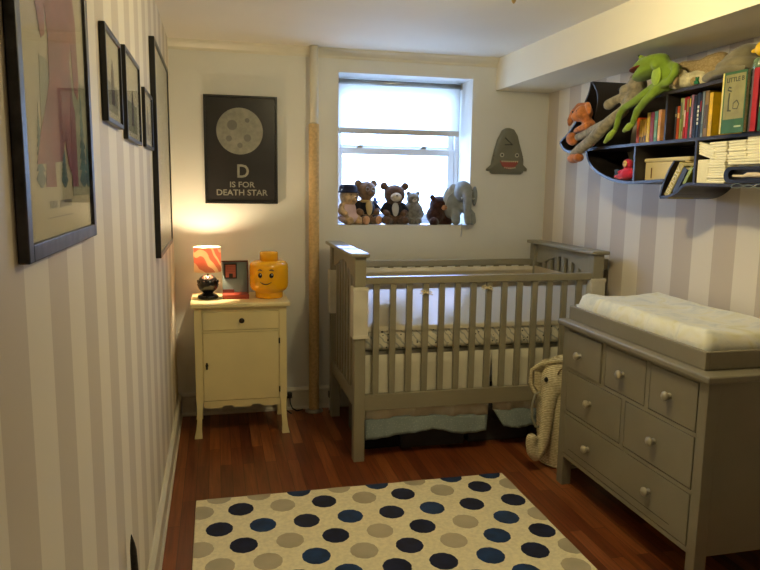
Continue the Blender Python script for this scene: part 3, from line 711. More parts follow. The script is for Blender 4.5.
# bins below
bm_lab=['black fabric storage bin under the crib by its left leg','charcoal fabric storage bin under the crib, second from the left','charcoal fabric storage bin under the crib, third from the left','charcoal fabric storage bin under the crib behind the elephant basket']
for (x0,x1,yy_,hh),lb,cc in zip(((.768,.985,3.56,.23),(.995,1.362,3.535,.235),(1.395,1.765,3.55,.235),(1.79,2.02,3.55,.235)),bm_lab,(fabric('black_bin_cloth',(40,38,38)),M['bin'],M['bin'],M['bin'])):
    b_=thing('storage_bin',lb,'bin',((x0+x1)/2,yy_+.2,0),'fabric bins under the crib')
    mb=MB(); t=.006
    mb.box(x0,x1,yy_,yy_+t,0,hh,.002); mb.box(x0,x1,yy_+.38,yy_+.38+t,0,hh,.002); mb.box(x0,x0+t,yy_,yy_+.386,0,hh,.002); mb.box(x1-t,x1,yy_,yy_+.386,0,hh,.002); mb.box(x0,x1,yy_,yy_+.386,0,t)
    obj('box_body',mb,cc,b_)
    mb=MB(); xm=(x0+x1)/2; mb.tube([(xm-.05,yy_-.002,.15),(xm-.045,yy_-.012,.13),(xm,yy_-.016,.122),(xm+.045,yy_-.012,.13),(xm+.05,yy_-.002,.15)],.005,n=8); obj('handle',mb,M['bin'],b_)
# spare rail standing between crib and wall
sp_=thing('spare_crib_panel','grey capped crib panel stored upright between crib and striped wall','panel',(2.16,3.75,0))
mb=MB(); mb.box(2.15,2.168,3.50,4.12,0.147,1.03,.003); mb.box(2.15,2.168,3.50,3.55,0,.15); mb.box(2.15,2.168,4.07,4.12,0,.15); obj('board',mb,G,sp_)
mb=MB(); mb.prism([(2.146,1.0),(2.136,1.035),(2.136,1.06),(2.182,1.06),(2.182,1.035),(2.172,1.0)],3.47,4.15,'y'); obj('cap_moulding',mb,G,sp_)

# ------------------------------------------------------------------ elephant basket
eb=thing('elephant_basket','woven cream elephant basket with curled trunk between crib and dresser','basket',(1.77,3.18,0))
ew=woven('woven_cream_rope',(232,222,186),8,8,36)
EX,EY=1.79,3.185
mb=MB(); prof=[(.112,0.0),(.118,.01)]; 
for k in range(40):
    z=.02+.42*k/39; r_=.120+.022*math.sin(min(1,k/30)*PI*.5); prof.append((r_+(.003 if k%2 else 0),z))
for k in range(1,16):
    a=k/15*PI/2; prof.append((.142*math.cos(a)+(.002 if k%2 else 0),.44+.145*math.sin(a)))
prof[-1]=(0,prof[-1][1])
mb.lathe(prof,cx=EX,cy=EY,n=40,smooth=True); obj('body',mb,ew,eb)
# head bulge and trunk as one woven surface
def ftr(m):
    m.ell((EX-.072,EY-.05,.465),(.088,.080,.105)); 
    m.chain([(EX-.118,EY-.07,.42,.048),(EX-.135,EY-.078,.33,.038),(EX-.143,EY-.082,.24,.034),(EX-.155,EY-.085,.16,.033),(EX-.178,EY-.086,.105,.035),(EX-.195,EY-.087,.085,.034),(EX-.215,EY-.088,.105,.032),(EX-.225,EY-.088,.15,.030),(EX-.223,EY-.088,.175,.030)])
me=blob(ftr,.007,smooth_it=3); tr_=meshobj('trunk',me,ew,eb)
mb=MB(); rp=[]
for k in range(30):
    a=2*PI*k/30; rp.append((EX-.085-.095*math.cos(a)*.35-.03,EY-.03+.0-.06*math.cos(a)*.2,.50+.125*math.sin(a)))
mb.tube([(EX-.03,EY-.085,.575),(EX-.09,EY-.075,.58),(EX-.15,EY-.03,.56),(EX-.185,EY+.02,.51),(EX-.185,EY+.03,.44),(EX-.165,EY+.02,.39),(EX-.13,EY-.02,.36)],.012,n=8)
mb.prism([(EX-.05,.57),(EX-.13,.57),(EX-.175,.52),(EX-.178,.43),(EX-.14,.38),(EX-.10,.42),(EX-.08,.5)],EY+.0,EY+.008,'y')
obj('ear',mb,ew,eb)
mb=MB(); mb.tube([(EX-.02+.1*math.cos(PI*k/12)*.9,EY-.12-.0*k,.52+.045*math.sin(PI*k/12)) for k in range(13)],.004,n=6); obj('ear_seam',mb,mat('tan_stitch',(120,100,66)),eb)
mb=MB(); mb.ell((EX-.158,EY-.088,.487),(.010,.011,.014)); obj('eye',mb,M['black'],eb)
mb=MB(); mb.tube([(EX-.13,EY-.0,.40),(EX-.175,EY-.01,.385),(EX-.19,EY-.01,.33),(EX-.188,EY-.01,.26),(EX-.165,EY-.01,.21),(EX-.12,EY-.01,.20)],.007,n=8); obj('handle',mb,fabric('handle_rope_grey',(150,148,130)),eb)
mb=MB(); mb.tube([(EX+.118*math.cos(2*PI*k/40),EY+.118*math.sin(2*PI*k/40),.012) for k in range(40)],.008,n=6,closed=True); obj('base_ring',mb,ew,eb)

# ------------------------------------------------------------------ dresser
D=M['dgrey']
ds=thing('dresser','large grey six-drawer dresser with round knobs along the striped wall','dresser',(1.91,2.455,0))
mb=MB(); mb.box(1.622,2.176,1.925,2.995,.802,.828,.007,seg=3); obj('top',mb,D,ds)
mb=MB()
x0,x1,y0,y1=1.645,2.165,1.95,2.965
mb.box(1.672,x1-.012,y0+.03,y1-.03,.17,.80)      # inner carcass
mb.box(1.67,x1-.01,y0+.006,y0+.024,.15,.802); mb.box(1.67,x1-.01,y1-.024,y1-.006,.15,.802)   # side panels
rails=[(.788,.803),(.588,.603),(.373,.389),(.15,.170)]
for a,b in rails: mb.box(x0,x0+.03,y0+.04,y1-.04,a,b)
for (yc,a,b) in ((2.6035,.603,.788),(2.2875,.603,.788),(2.4385,.389,.588)): mb.box(x0,x0+.03,yc-.0125,yc+.0125,a,b)
obj('carcass',mb,D,ds)
for ya,yb in ((y0,y0+.048),(y1-.055,y1)):
    mb=MB(); mb.box(x0,x0+.05,ya,yb,0,.803,.003); obj('leg',mb,D,ds)
    mb=MB(); mb.box(x1-.05,x1,ya,yb,0,.803,.003); obj('leg',mb,D,ds)
rowsd=[(.6045,.7865,[(2.617,2.909),(2.301,2.590),(1.9995,2.274)]),(.3905,.5865,[(2.452,2.909),(1.9995,2.425)]),(.1715,.3715,[(1.9995,2.909)])]
kn=[[(2.79,.687)],[(2.455,.692)],[(2.149,.694)],[(2.694,.487)],[(2.223,.489)],[(2.688,.274),(2.23,.279)]]
i=0
for za,zb,cs in rowsd:
    for ya,yb in cs:
        pr_=.006 if i==0 else 0
        mb=MB(); mb.box(x0-.001-pr_,x0+.018,ya+.0025,yb-.0025,za+.002,zb-.002,.0015); dd=obj('drawer',mb,D,ds,label='slightly open drawer' if i==0 else None)
        if i==5:
            mb=MB(); mb.box(x0-.0018,x0-.0006,ya+.1,yb-.05,.205,.2065); obj('groove_shade',mb,M['gap'],dd)  # raised dark strip, the shade of a groove put into its colour
        for ky,kz in kn[i]:
            mb=MB(); mb.lathe([(.012,0),(.0085,-.003),(.008,-.010),(.014,-.014),(.018,-.019),(.018,-.026),(.013,-.031),(0,-.033)],cx=x0-.001-pr_,cy=ky,cz=kz,axis='x',n=24); obj('knob',mb,M['knob'],dd)
        i+=1
mb=MB(); mb.box(x0+.014,x0+.0245,y0+.04,y1-.04,.16,.80); obj('gap_shade_sheet',mb,M['gap'],ds)  # dark sheet behind the drawer fronts, shade of the gaps as colour
# tray
tm=MB(); tx0,tx1,ty0,ty1=1.668,2.165,2.005,2.965
tm.box(tx0,tx0+.018,ty0,ty1,.829,.895,.003); tm.box(tx1-.018,tx1,ty0,ty1,.829,.895,.003); tm.box(tx0+.018,tx1-.018,ty0,ty0+.018,.829,.895,.003); tm.box(tx0+.018,tx1-.018,ty1-.018,ty1,.829,.895,.003); tm.box(tx0+.018,tx1-.018,ty0+.018,ty1-.018,.829,.836)
tag(obj('changing_tray',tm,D),'grey wooden changing tray holding a pad on top of the dresser','tray')
# pad
def padmat():
    N=NT('marbled_cover'); tc=N.n('ShaderNodeTexCoord'); no=N.n('ShaderNodeTexNoise'); no.inputs['Scale'].default_value=9; no.inputs['Detail'].default_value=5; no.inputs['Distortion'].default_value=1.2; N.l(tc,3,no,0)
    rp=N.n('ShaderNodeValToRGB'); e=rp.color_ramp.elements; e[0].position=.32; e[0].color=srgb((206,210,206)); e[1].position=.72; e[1].color=srgb((214,210,170))
    x=e.new(.48); x.color=srgb((230,230,218)); x=e.new(.6); x.color=srgb((226,224,202)); N.l(no,0,rp,0); N.l(rp,0,N.b,0)
    N.b.inputs['Roughness'].default_value=.95; N.b.inputs['Sheen Weight'].default_value=.2
    n2=N.n('ShaderNodeTexNoise'); n2.inputs['Scale'].default_value=30; N.l(tc,3,n2,0); bp=N.n('ShaderNodeBump'); bp.inputs['Strength'].default_value=.5; bp.inputs['Distance'].default_value=.01; N.l(n2,0,bp,2); N.l(bp,0,N.b,'Normal'); return N.m
mb=MB(); nx,ny=24,44; px0_,px1_,py0_,py1_=1.690,2.142,2.028,2.942
top=[];botv=[]
for i in range(nx+1):
    r1=[];r2=[]
    for j in range(ny+1):
        u=i/nx; v=j/ny; ex=min(u,1-u)*nx/1.6; ey=min(v,1-v)*ny/1.6
        ed=min(1,ex)**.5*min(1,ey)**.5
        cont=.028*(abs(2*u-1)**2.2)+.014*max(0,(abs(2*v-1)-.6)/.4)**2
        z=.905+.032*ed+cont*ed+.004*noise.noise(Vector((u*7,v*13,1)))
        x=px0_+(px1_-px0_)*u; y=py0_+(py1_-py0_)*v
        r1.append(mb.bm.verts.new((x,y,z))); r2.append(mb.bm.verts.new((x+(.5-u)*.02,y+(.5-v)*.02,.838)))
    top.append(r1);botv.append(r2)
for i in range(nx):
    for j in range(ny):
        mb._tag([mb.bm.faces.new((top[i][j],top[i+1][j],top[i+1][j+1],top[i][j+1])),mb.bm.faces.new((botv[i][j],botv[i][j+1],botv[i+1][j+1],botv[i+1][j]))],True)
for i in range(nx):
    for j in (0,ny): mb._tag([mb.bm.faces.new((top[i][j],botv[i][j],botv[i+1][j],top[i+1][j]))],True)
for j in range(ny):
    for i in (0,nx): mb._tag([mb.bm.faces.new((top[i][j],top[i][j+1],botv[i][j+1],botv[i][j]))],True)
tag(obj('changing_pad',mb,padmat()),'contoured changing pad in a marbled cream and pale yellow cover on the tray','changing pad')

# ------------------------------------------------------------------ wall shelf
SF=1.95; SB=2.196
sh_=thing('wall_shelf','black-brown curved wall shelf mounted on the striped right wall','shelf',(2.196,2.7,1.42))
def cr2(P,n=6):
    P=[Vector(p) for p in P]; out=[]
    for i in range(len(P)-1):
        p0=P[max(i-1,0)];p1=P[i];p2=P[i+1];p3=P[min(i+2,len(P)-1)]
        for k in range(n):
            t=k/n; out.append(tuple(.5*((2*p1)+(p2-p0)*t+(2*p0-5*p1+4*p2-p3)*t*t+(3*p1-p0-3*p2+p3)*t**3)))
    out.append(tuple(P[-1])); return out
def board(nm,line,th=.014,x0=SF,x1=SB,sm=True):
    mb=MB(); mb.strip(cr2(line) if sm else line,th,x0,x1,'x'); return obj(nm,mb,M['shelf'],sh_)
SR=1.55   # near end of the shelf, outside the frame
board('upper_end_panel',[(3.371,2.018),(3.386,1.968),(3.421,1.92),(3.486,1.842),(3.567,1.778),(3.643,1.739),(3.68,1.722)],.01)
board('middle_board',[(3.68,1.722),(3.64,1.687),(3.59,1.667),(3.51,1.661),(3.3,1.667),(3.0,1.669),(2.6,1.669),(SR,1.669)],.014)
board('inner_curved_panel',[(3.361,2.016),(3.316,1.97),(3.298,1.932),(3.297,1.881),(3.32,1.827),(3.35,1.768),(3.36,1.676)],.01)
board('lower_curved_panel',[(3.385,1.660),(3.346,1.60),(3.282,1.556),(3.191,1.523),(3.088,1.500),(3.0,1.4925),(2.938,1.491),(2.697,1.5)],.013)
board('tip_panel',[(2.722,1.424),(2.712,1.466),(2.694,1.506),(2.671,1.545),(2.640,1.583)],.009)
board('tip_curved_board',[(2.722,1.424),(2.658,1.432),(2.607,1.452),(2.567,1.478),(2.52,1.484),(2.4,1.481),(2.2,1.479),(SR,1.478)],.012)
board('top_board',[(3.06,1.80),(2.99,1.838),(2.90,1.862),(2.80,1.876),(2.70,1.881),(2.55,1.883),(2.3,1.888),(SR,1.888)],.014)
for yy_,a,b in ((2.722,1.676,1.876),(2.938,1.498,1.662),(2.508,1.49,1.662),(1.95,1.676,1.88),(1.95,1.486,1.662)):
    mb=MB(); mb.box(SF+.002,SB,yy_-.006,yy_+.006,a,b); obj('divider',mb,M['shelf'],sh_)
mb=MB(); mb.box(SF,SB,SR,SR+.014,1.478,1.888); obj('end_board',mb,M['shelf'],sh_)
mb=MB(); mb.box(SB-.006,SB-.001,SR,2.93,1.5,1.66); mb.box(SB-.006,SB-.001,SR,3.0,1.68,1.86)
mb.box(SB-.006,SB-.001,2.93,3.2,1.54,1.66); obj('back_panel',mb,M['shelf'],sh_)

# ------------------------------------------------------------------ books
BK={}
def bookmat(c):
    if c not in BK: BK[c]=mat('cover_%d_%d_%d'%c,c,rough=.45,var=.08,vscale=25)
    return BK[c]
pages=mat('page_block',(222,208,160),rough=.9,var=.08,vscale=120)
def book(label,y1,w,z,h,col,xf=1.985,dep=.15,tilt=0,group='books on the wall shelf',mark=None,markc=(235,225,200)):
    """upright book: y1 = far edge of the spine, w = thickness"""
    t=thing('book',label,'book',(xf+dep/2,y1-w/2,z),group)
    mb=MB(); mb.box(xf,xf+.0025,y1-w,y1,z,z+h,.0008); mb.box(xf,xf+dep,y1-w,y1-w+.0018,z,z+h); mb.box(xf,xf+dep,y1-.0018,y1,z,z+h)
    obj('cover',mb,bookmat(col),t)
    mb=MB(); mb.box(xf+.0026,xf+dep-.004,y1-w+.0019,y1-.0019,z+.003,z+h-.003); obj('pages',mb,pages,t)
    if mark:
        mb=MB()
        for a,b in mark: mb.box(xf-.0006,xf+.0002,y1-w*.85,y1-w*.15,z+h*a,z+h*b)
        obj('spine_print',mb,bookmat(markc),t)
    if tilt: t.rotation_euler=(tilt,0,0)
    return t
zs=1.6765
Y=2.985; g1='picture books left of the shelf divider'
for lb,w,h,c,mk,mc in (('orange book at the far end of the left row of books',.020,.122,(206,84,26),None,None),('thin golden yellow book second in the left row, cat print at its foot',.015,.112,(206,158,40),[(.05,.28)],(30,24,20)),('thin golden yellow book third in the left row, cat print at its foot',.014,.112,(216,168,44),[(.05,.26)],(30,24,20)),('thin yellow book fourth in the left row with a dark foot print',.014,.113,(200,152,34),[(.05,.3)],(30,24,20)),('tall bright yellow book in the middle of the left row',.022,.138,(226,190,40),None,None),('dark red book beside the tall yellow one',.026,.139,(140,38,30),[(.1,.8)],(150,60,50)),('teal green book second from the divider in the left row',.024,.140,(88,140,104),[(.15,.7)],(130,170,130)),('peach coloured book against the shelf divider',.020,.144,(214,152,92),[(.1,.5)],(232,190,120))):
    book(lb,Y,w,zs,h,c,group=g1,mark=mk,markc=mc or (200,200,200)); Y-=w+.004
Y=2.710; g2='thin books in the middle shelf section'
mid=[('slate book, first in the middle row',.011,.146,(70,74,82),[(.7,.78)],(190,180,140)),('orange-red book, second in the middle row',.017,.146,(196,84,50),[(.65,.8)],(224,190,130)),('pale green book in the middle row with a patterned top',.012,.178,(172,180,110),[(.5,.9)],(110,120,110)),('thin white and olive book in the middle row',.009,.176,(190,190,150),[(.2,.6)],(130,140,60)),('red book with a pale stripe in the middle row',.012,.178,(186,44,40),[(.3,.7)],(232,200,190)),('bright red book in the middle row with a mixed coloured top',.015,.179,(206,36,44),[(.65,.95)],(150,130,60)),('dark green book with a yellow top in the middle row',.010,.180,(60,88,74),[(.75,.95)],(210,180,50)),('pinkish purple book in the middle row',.013,.184,(160,110,130),[(.1,.5)],(200,150,150)),('wide black book in the middle row',.020,.180,(22,22,26),None,None),('dark navy book in the middle row with pale spine lettering',.015,.188,(34,50,72),[(.3,.36),(.39,.45),(.48,.54),(.57,.63),(.66,.72)],(220,220,210)),('thin black book with a red spot near its top',.010,.180,(30,28,30),[(.6,.85)],(150,40,36)),('blue-grey book right of the thin black one',.013,.190,(132,144,144),[(.1,.3)],(90,110,120)),('brown and ochre book right of the blue-grey one',.024,.190,(140,110,52),[(.2,.7)],(90,70,40)),('bright yellow book next to the green face-out book',.022,.18,(232,184,24),None,None)]
for lb,w,h,c,mk,mc in mid:
    book(lb,Y,w,zs,h,c,xf=1.99,group=g2,mark=mk,markc=mc or (200,200,200)); Y-=w+.0025 if w>.009 else w+.002
# hidden supports behind the face-out book: more spines out to the near end
# face-out green book
t=thing('book','green picture book standing face out at the front of the shelf','book',(1.93,2.36,zs),'large books at the near end of the shelf')
gx0,gx1=1.917,1.934; gy0,gy1=2.212,2.338; gz1=zs+.228
mb=MB(); mb.box(gx0,gx0+.002,gy0,gy1-.004,zs,gz1,.0006); mb.box(gx1-.002,gx1,gy0,gy1,zs,gz1,.0006); obj('cover',mb,bookmat((48,92,52)),t)
mb=MB(); mb.box(gx0-.001,gx1,gy1-.008,gy1,zs,gz1,.001); obj('spine',mb,bookmat((226,206,120)),t,label='pale yellow spine')
mb=MB(); mb.box(gx0+.002,gx1-.002,gy0+.003,gy1-.008,zs+.002,gz1-.002); obj('pages',mb,pages,t)
lf=bookmat((138,132,84)); ink2=bookmat((58,62,38))
mb=MB(); mb.box(gx0-.0006,gx0,2.219,2.323,zs+.052,zs+.218); cv=obj('cover_picture',mb,lf,t)
text('LITTLE B',.024,gx0-.0008,zs+.19,2.271,ink2,cv,name='title_lettering',width=.09,rot=(R(90),0,R(-90)))
mb=MB()
def onx_(pts,w,x=gx0-.0012): 
    L=[];Q=[];P=[Vector(p) for p in pts]
    for i,p in enumerate(P):
        tt=(P[min(i+1,len(P)-1)]-P[max(i-1,0)]).normalized(); nn=Vector((-tt.y,tt.x))*w/2; L.append(p+nn);Q.append(p-nn)
    mb.prism([tuple(v) for v in L]+[tuple(v) for v in Q[::-1]],x,x+.0008,'x')
onx_([(2.296,zs+.15),(2.299,zs+.12),(2.297,zs+.085)],.007); onx_([(2.303,zs+.085),(2.283,zs+.083)],.005); onx_([(2.256,zs+.12),(2.244,zs+.105),(2.251,zs+.088),(2.273,zs+.09),(2.273,zs+.11),(2.256,zs+.12)],.004); onx_([(2.286,zs+.155),(2.306,zs+.162),(2.301,zs+.172),(2.289,zs+.168)],.006)
obj('cover_drawing',mb,ink2,cv)
mb=MB(); mb.box(gx0-.0006,gx0,2.226,2.261,zs+.02,zs+.026); obj('publisher_line',mb,bookmat((170,180,140)),cv)
g3='large books at the near end of the shelf'
book('purple-grey large book squeezed beside the green face-out book',2.206,.010,zs,.224,(96,84,96),xf=1.932,dep=.2,group=g3)
book('tall red book right of the green face-out book',2.194,.026,zs,.228,(168,28,42),xf=1.930,dep=.2,group=g3)
book('dark teal large book right of the tall red one',2.164,.014,zs,.215,(28,92,78),xf=1.935,dep=.2,group=g3,mark=[(.4,.6)],markc=(180,180,120))
book('grey-green large book at the right edge, after the teal one',2.146,.02,zs,.218,(88,104,84),xf=1.935,dep=.2,group=g3)
book('dark green large book at the right edge of the photo',2.123,.03,zs,.216,(52,86,62),xf=1.935,dep=.2,group=g3)
# leaning books in the tip pocket
def lean(label,c,u0,w,h,lettering=None,zo=0.0):
    t=thing('book',label,'book',(1.93,2.70,1.435),'books leaning in the shelf pocket')
    # built upright then laid over towards the near side
    mb=MB(); xf=1.952; y1=2.70-u0; z=1.437+zo
    mb.box(xf,xf+.0025,y1-w,y1,z,z+h,.0008); mb.box(xf,xf+.13,y1-w,y1-w+.0018,z,z+h); mb.box(xf,xf+.13,y1-.0018,y1,z,z+h); obj('cover',mb,bookmat(c),t)
    mb=MB(); mb.box(xf+.0026,xf+.126,y1-w+.0019,y1-.0019,z+.003,z+h-.003); obj('pages',mb,pages,t)
    if lettering:
        text(lettering,w*.95,0,0,0,bookmat((226,214,150)),t,name='spine_lettering',width=h*.78,rot=(0,0,0),ext=.0005)
        o=[q for q in bpy.data.objects if q.name.startswith('spine_lettering')][-1]
        me=o.data; me.transform(Matrix.Translation(Vector((xf-.0008,y1-w*.5+w*.35,z+h*.48)))@(Euler((R(90),0,R(-90))).to_matrix().to_4x4()@Euler((0,0,R(-90))).to_matrix().to_4x4()))
    t.rotation_euler=(R(33),0,0); return t
lean('yellow spined book leaning in the pointed shelf pocket',(178,160,52),.002,.034,.168,'ATOUMS',zo=.004)
lean('dark grey book leaning behind the yellow one in the pocket',(58,60,60),.040,.026,.125,zo=.045)
lean('small lime green book leaning last in the pocket',(146,160,44),.074,.017,.085,zo=.108)

# ------------------------------------------------------------------ other shelf contents
cb=thing('canvas_box','cream lidded canvas box in the lower shelf section','box',(2.09,2.77,1.4985))
cm=fabric('canvas_cream',(224,206,156),var=.03)
mb=MB(); mb.box(2.005,2.175,2.615,2.928,1.499,1.588,.008); obj('box_body',mb,cm,cb)
mb=MB(); mb.box(2.0,2.18,2.608,2.932,1.586,1.604,.007,seg=3); obj('lid',mb,cm,cb)
mb=MB(); mb.box(2.0035,2.0055,2.60+.27,2.60+.278,1.512,1.560,.0005); obj('tag_slot',mb,mat('leather_tag',(120,86,50)),cb,label='brown leather tag')
pk=mat('pink_plush_red',(208,34,74),rough=.9,sheen=.3,bump=.4,bscale=250)
def f_(m):
    m.chain([(1.995,3.03,1.535,.028),(1.99,3.05,1.532,.030),(1.985,3.10,1.520,.018),(1.985,3.14,1.519,.010)]); m.ell((1.99,3.045,1.582),(.026,.027,.026)); m.chain([(1.985,3.06,1.55,.012),(1.97,3.085,1.542,.010)])
me=blob(f_,.004); pt=meshobj('pink_doll',me,pk); tag(pt,'small bright pink plush doll in the lower curved shelf bay','doll')
mb=MB(); mb.ell((1.966,3.035,1.583),(.005,.016,.016)); obj('face',mb,mat('doll_face_cream',(226,190,120),rough=.7),pt)
for yy_ in (3.04,3.028): mb=MB(); mb.ell((1.961,yy_,1.586),(.002,.002,.003),sub=2); obj('eye',mb,M['black'],pt)
mb=MB(); mb.lathe([(.012,1.511),(.015,1.52),(.012,1.54),(.014,1.556),(.0,1.56)],cx=2.0,cy=3.15,n=16); tag(obj('blue_toy',mb,mat('dusty_blue',(70,90,122),rough=.6)),'tiny dusty blue toy beside the pink doll','toy')

# diapers
dpm=fabric('diaper_white',(246,240,212),bump=.15,var=.02)
def diaper_proto(label,group):
    mb=MB(); mb.box(-.085,.085,-.0485,.0485,0,.0103,.004,seg=3); 
    o=obj('folded_diaper',mb,dpm,base=(0,0,0)); o['label']=label; o['category']='diaper'; o['group']=group; return o
proto=None
def place_d(loc,rot,label):
    global proto
    g='folded white diapers in the right shelf section'
    if proto is None: proto=diaper_proto(label,g); o=proto
    else: o=proto.copy(); COL.objects.link(o); o['label']=label
    o.location=loc; o.rotation_euler=rot
random.seed(5)
stk=[(2.388,16,'folded diaper in the stack left of the black dispenser'),(2.284,16,'folded diaper in the stack above the black dispenser'),(2.185,17,'folded diaper in the stack at the right edge of the photo'),(2.086,16,'folded diaper in the nearest stack, past the photo edge')]
for yc,n_,lb in stk:
    for k in range(n_):
        place_d(((2.066 if k<7 and yc<2.35 else 2.044)+random.uniform(-.003,.003),yc+random.uniform(-.002,.002),1.4860+k*.01035),(0,0,random.uniform(-.03,.03)),lb)
for k in range(6): place_d((2.043,2.499-k*.0105,1.4865+.049),(R(90),0,0),'folded diaper standing on edge in the lower left of the pile')
for k in range(5): place_d((2.043,2.452+.001*k,1.593+k*.0106),(R(16),0,0),'folded diaper tilted in the upper left of the pile')
# black dispenser with a white thing inside
bd=thing('black_holder','rounded black holder with a white item inside, in front of the diapers','holder',(1.962,2.2,1.4865))
def stadium(y0,y1,z0,z1,n=10):
    r=(z1-z0)/2; zc_=(z0+z1)/2; P=[]
    for k in range(n+1): a=-PI/2+PI*k/n; P.append((y1-r+r*math.cos(a),zc_+r*math.sin(a)))
    for k in range(n+1): a=PI/2+PI*k/n; P.append((y0+r+r*math.cos(a),zc_+r*math.sin(a)))
    return P
mb=MB(); O=stadium(2.03,2.335,1.4885,1.550); I=stadium(2.05,2.31,1.5005,1.5385)
n_=len(O)
V=[[mb.bm.verts.new((x,a,b)) for a,b in q] for q,x in ((O,1.952),(O,1.973),(I,1.973),(I,1.952))]; V.append(V[0])
for a,b in zip(V[:-1],V[1:]):
    for k in range(n_): mb.bm.faces.new((a[k],a[(k+1)%n_],b[(k+1)%n_],b[k]))
obj('ring_body',mb,M['black'],bd)
mb=MB(); mb.box(1.971,1.976,2.045,2.315,1.498,1.54); obj('back_plate',mb,M['black'],bd)
def f_(m): m.chain([(1.963,2.295,1.516,.0055),(1.963,2.24,1.514,.006),(1.963,2.22,1.519,.010),(1.963,2.18,1.519,.010),(1.963,2.15,1.517,.008),(1.963,2.10,1.519,.009)])
me=blob(f_,.003); tag(meshobj('tissue_roll',me,fabric('tissue',(222,204,178))),'white crumpled item lying in the black holder','tissue')
def clearm():
    N=NT('clear_plastic'); t=N.n('ShaderNodeBsdfTransparent'); g=N.n('ShaderNodeBsdfGlossy'); g.inputs['Roughness'].default_value=.1; g.inputs[0].default_value=(.8,.9,.85,1)
    ms=N.n('ShaderNodeMixShader'); ms.inputs[0].default_value=.45; N.l(t,0,ms,1); N.l(g,0,ms,2); N.l(ms,0,N.out,0); return N.m
mb=MB(); L1=[(1.9455,2.28-k*.0085,1.478+.008*math.sin(k*.45)) for k in range(22)]; L2=[(1.9425,2.28-k*.0085,1.475-.006*math.sin(k*.45)) for k in range(22)]
mb.tube(L1,.0022,n=6); mb.tube(L2,.0022,n=6); mb.tube([L1[0],L2[0]],.0022,n=6); mb.tube([L1[-1],L2[-1]],.0022,n=6)
tag(obj('clear_hanger',mb,clearm()),'wavy clear plastic clip on the front edge of the lower shelf','clip')

# ------------------------------------------------------------------ plush toys on the shelf
frogm=fur('frog_green',(122,148,52),bump=.3,var=.06,sheen=.25); frogl=fur('frog_lime',(150,176,62),bump=.3,var=.05)
def f_(m):
    m.ell((1.935,2.835,2.024),(.062,.108,.033),rot=(R(-8),0,0)); m.ell((1.932,2.852,1.986),(.058,.086,.023),rot=(R(-15),0,0)); m.ell((1.94,2.76,2.008),(.05,.04,.032))
    m.ell((1.91,2.862,2.048),(.016,.018,.014)); m.ell((1.965,2.85,2.05),(.016,.018,.014))
    m.chain([(1.96,2.775,1.985,.034),(1.97,2.745,1.965,.058),(1.97,2.755,1.94,.055),(1.965,2.79,1.93,.035)])
    m.chain([(1.955,2.72,1.995,.022),(1.945,2.672,1.985,.019),(1.935,2.657,1.958,.018),(1.93,2.685,1.925,.017),(1.925,2.755,1.914,.016),(1.925,2.80,1.909,.013)])
    m.chain([(1.95,2.76,1.915,.028),(1.912,2.765,1.886,.022),(1.908,2.823,1.853,.019),(1.908,2.873,1.82,.018),(1.908,2.897,1.778,.015),(1.91,2.91,1.757,.012)])
    m.chain([(1.95,2.80,1.918,.028),(1.927,2.856,1.890,.022),(1.92,2.928,1.862,.019),(1.918,2.995,1.845,.018),(1.915,3.03,1.815,.017),(1.915,3.045,1.77,.015),(1.915,3.06,1.742,.012)])
me=blob(f_,.006,smooth_it=3); fr=meshobj('frog_plush',me,frogm); tag(fr,'long-limbed bright green frog plush sprawled over the top of the shelf','plush toy')
for nm,P_ in (('foot',[(1.91,2.905,1.762,.012),(1.905,2.935,1.748,.016),(1.905,2.965,1.734,.010)]),('foot',[(1.915,3.058,1.745,.012),(1.91,3.095,1.718,.017),(1.91,3.135,1.690,.009)])):
    def g_(m,P_=P_): m.chain(P_); m.chain([P_[0],(P_[1][0],P_[1][1]+.004,P_[1][2]+.014,.007)]); m.chain([P_[0],(P_[1][0],P_[1][1]-.006,P_[1][2]-.012,.007)])
    meshobj(nm,blob(g_,.004),frogl,fr)
mb=MB(); mb.ell((1.912,2.755,1.958),(.008,.035,.042)); obj('belly_patch',mb,frogl,fr)
mb=MB(); mb.ell((1.918,2.872,2.006),(.058,.058,.007),rot=(R(-11),0,0)); obj('mouth',mb,mat('frog_mouth',(120,40,24),rough=.8),fr)
for yy_,zz_,xx_ in ((2.866,2.056,1.902),(2.853,2.058,1.958)):
    mb=MB(); mb.ell((xx_,yy_,zz_),(.010,.011,.009)); e_=obj('eye',mb,frogl,fr); mb=MB(); mb.ell((xx_-.006,yy_+.004,zz_+.005),(.007,.008,.006),sub=2); obj('pupil',mb,M['black'],e_)

gpm=fur('grey_brown_plush',(152,142,120)); orm=fur('orange_brown_plush',(200,124,72)); orf=fur('orange_foot_plush',(190,114,64))
def f_(m):
    m.ell((2.0,3.03,1.955),(.048,.052,.045)); m.ell((1.97,3.075,1.94),(.03,.035,.027)); m.ell((2.0,3.062,1.992),(.022,.02,.022)); m.ell((2.0,2.985,1.992),(.022,.02,.022))
    m.chain([(1.99,3.02,1.92,.035),(1.975,3.01,1.885,.045),(1.955,3.04,1.845,.03)])
    m.chain([(1.965,3.03,1.905,.024),(1.94,3.10,1.897,.022),(1.928,3.15,1.876,.028)])
    m.chain([(1.955,3.03,1.845,.030),(1.915,3.09,1.80,.028),(1.905,3.155,1.76,.032),(1.90,3.25,1.705,.031),(1.898,3.35,1.668,.029),(1.898,3.42,1.642,.024)])
    m.chain([(1.965,3.06,1.85,.026),(1.925,3.15,1.79,.022),(1.922,3.26,1.765,.024),(1.922,3.36,1.743,.024),(1.925,3.43,1.735,.022)])
me=blob(f_,.007,smooth_it=4); gp=meshobj('grey_plush',me,gpm); tag(gp,'long grey-brown plush with orange feet stretched along the shelf','plush toy')
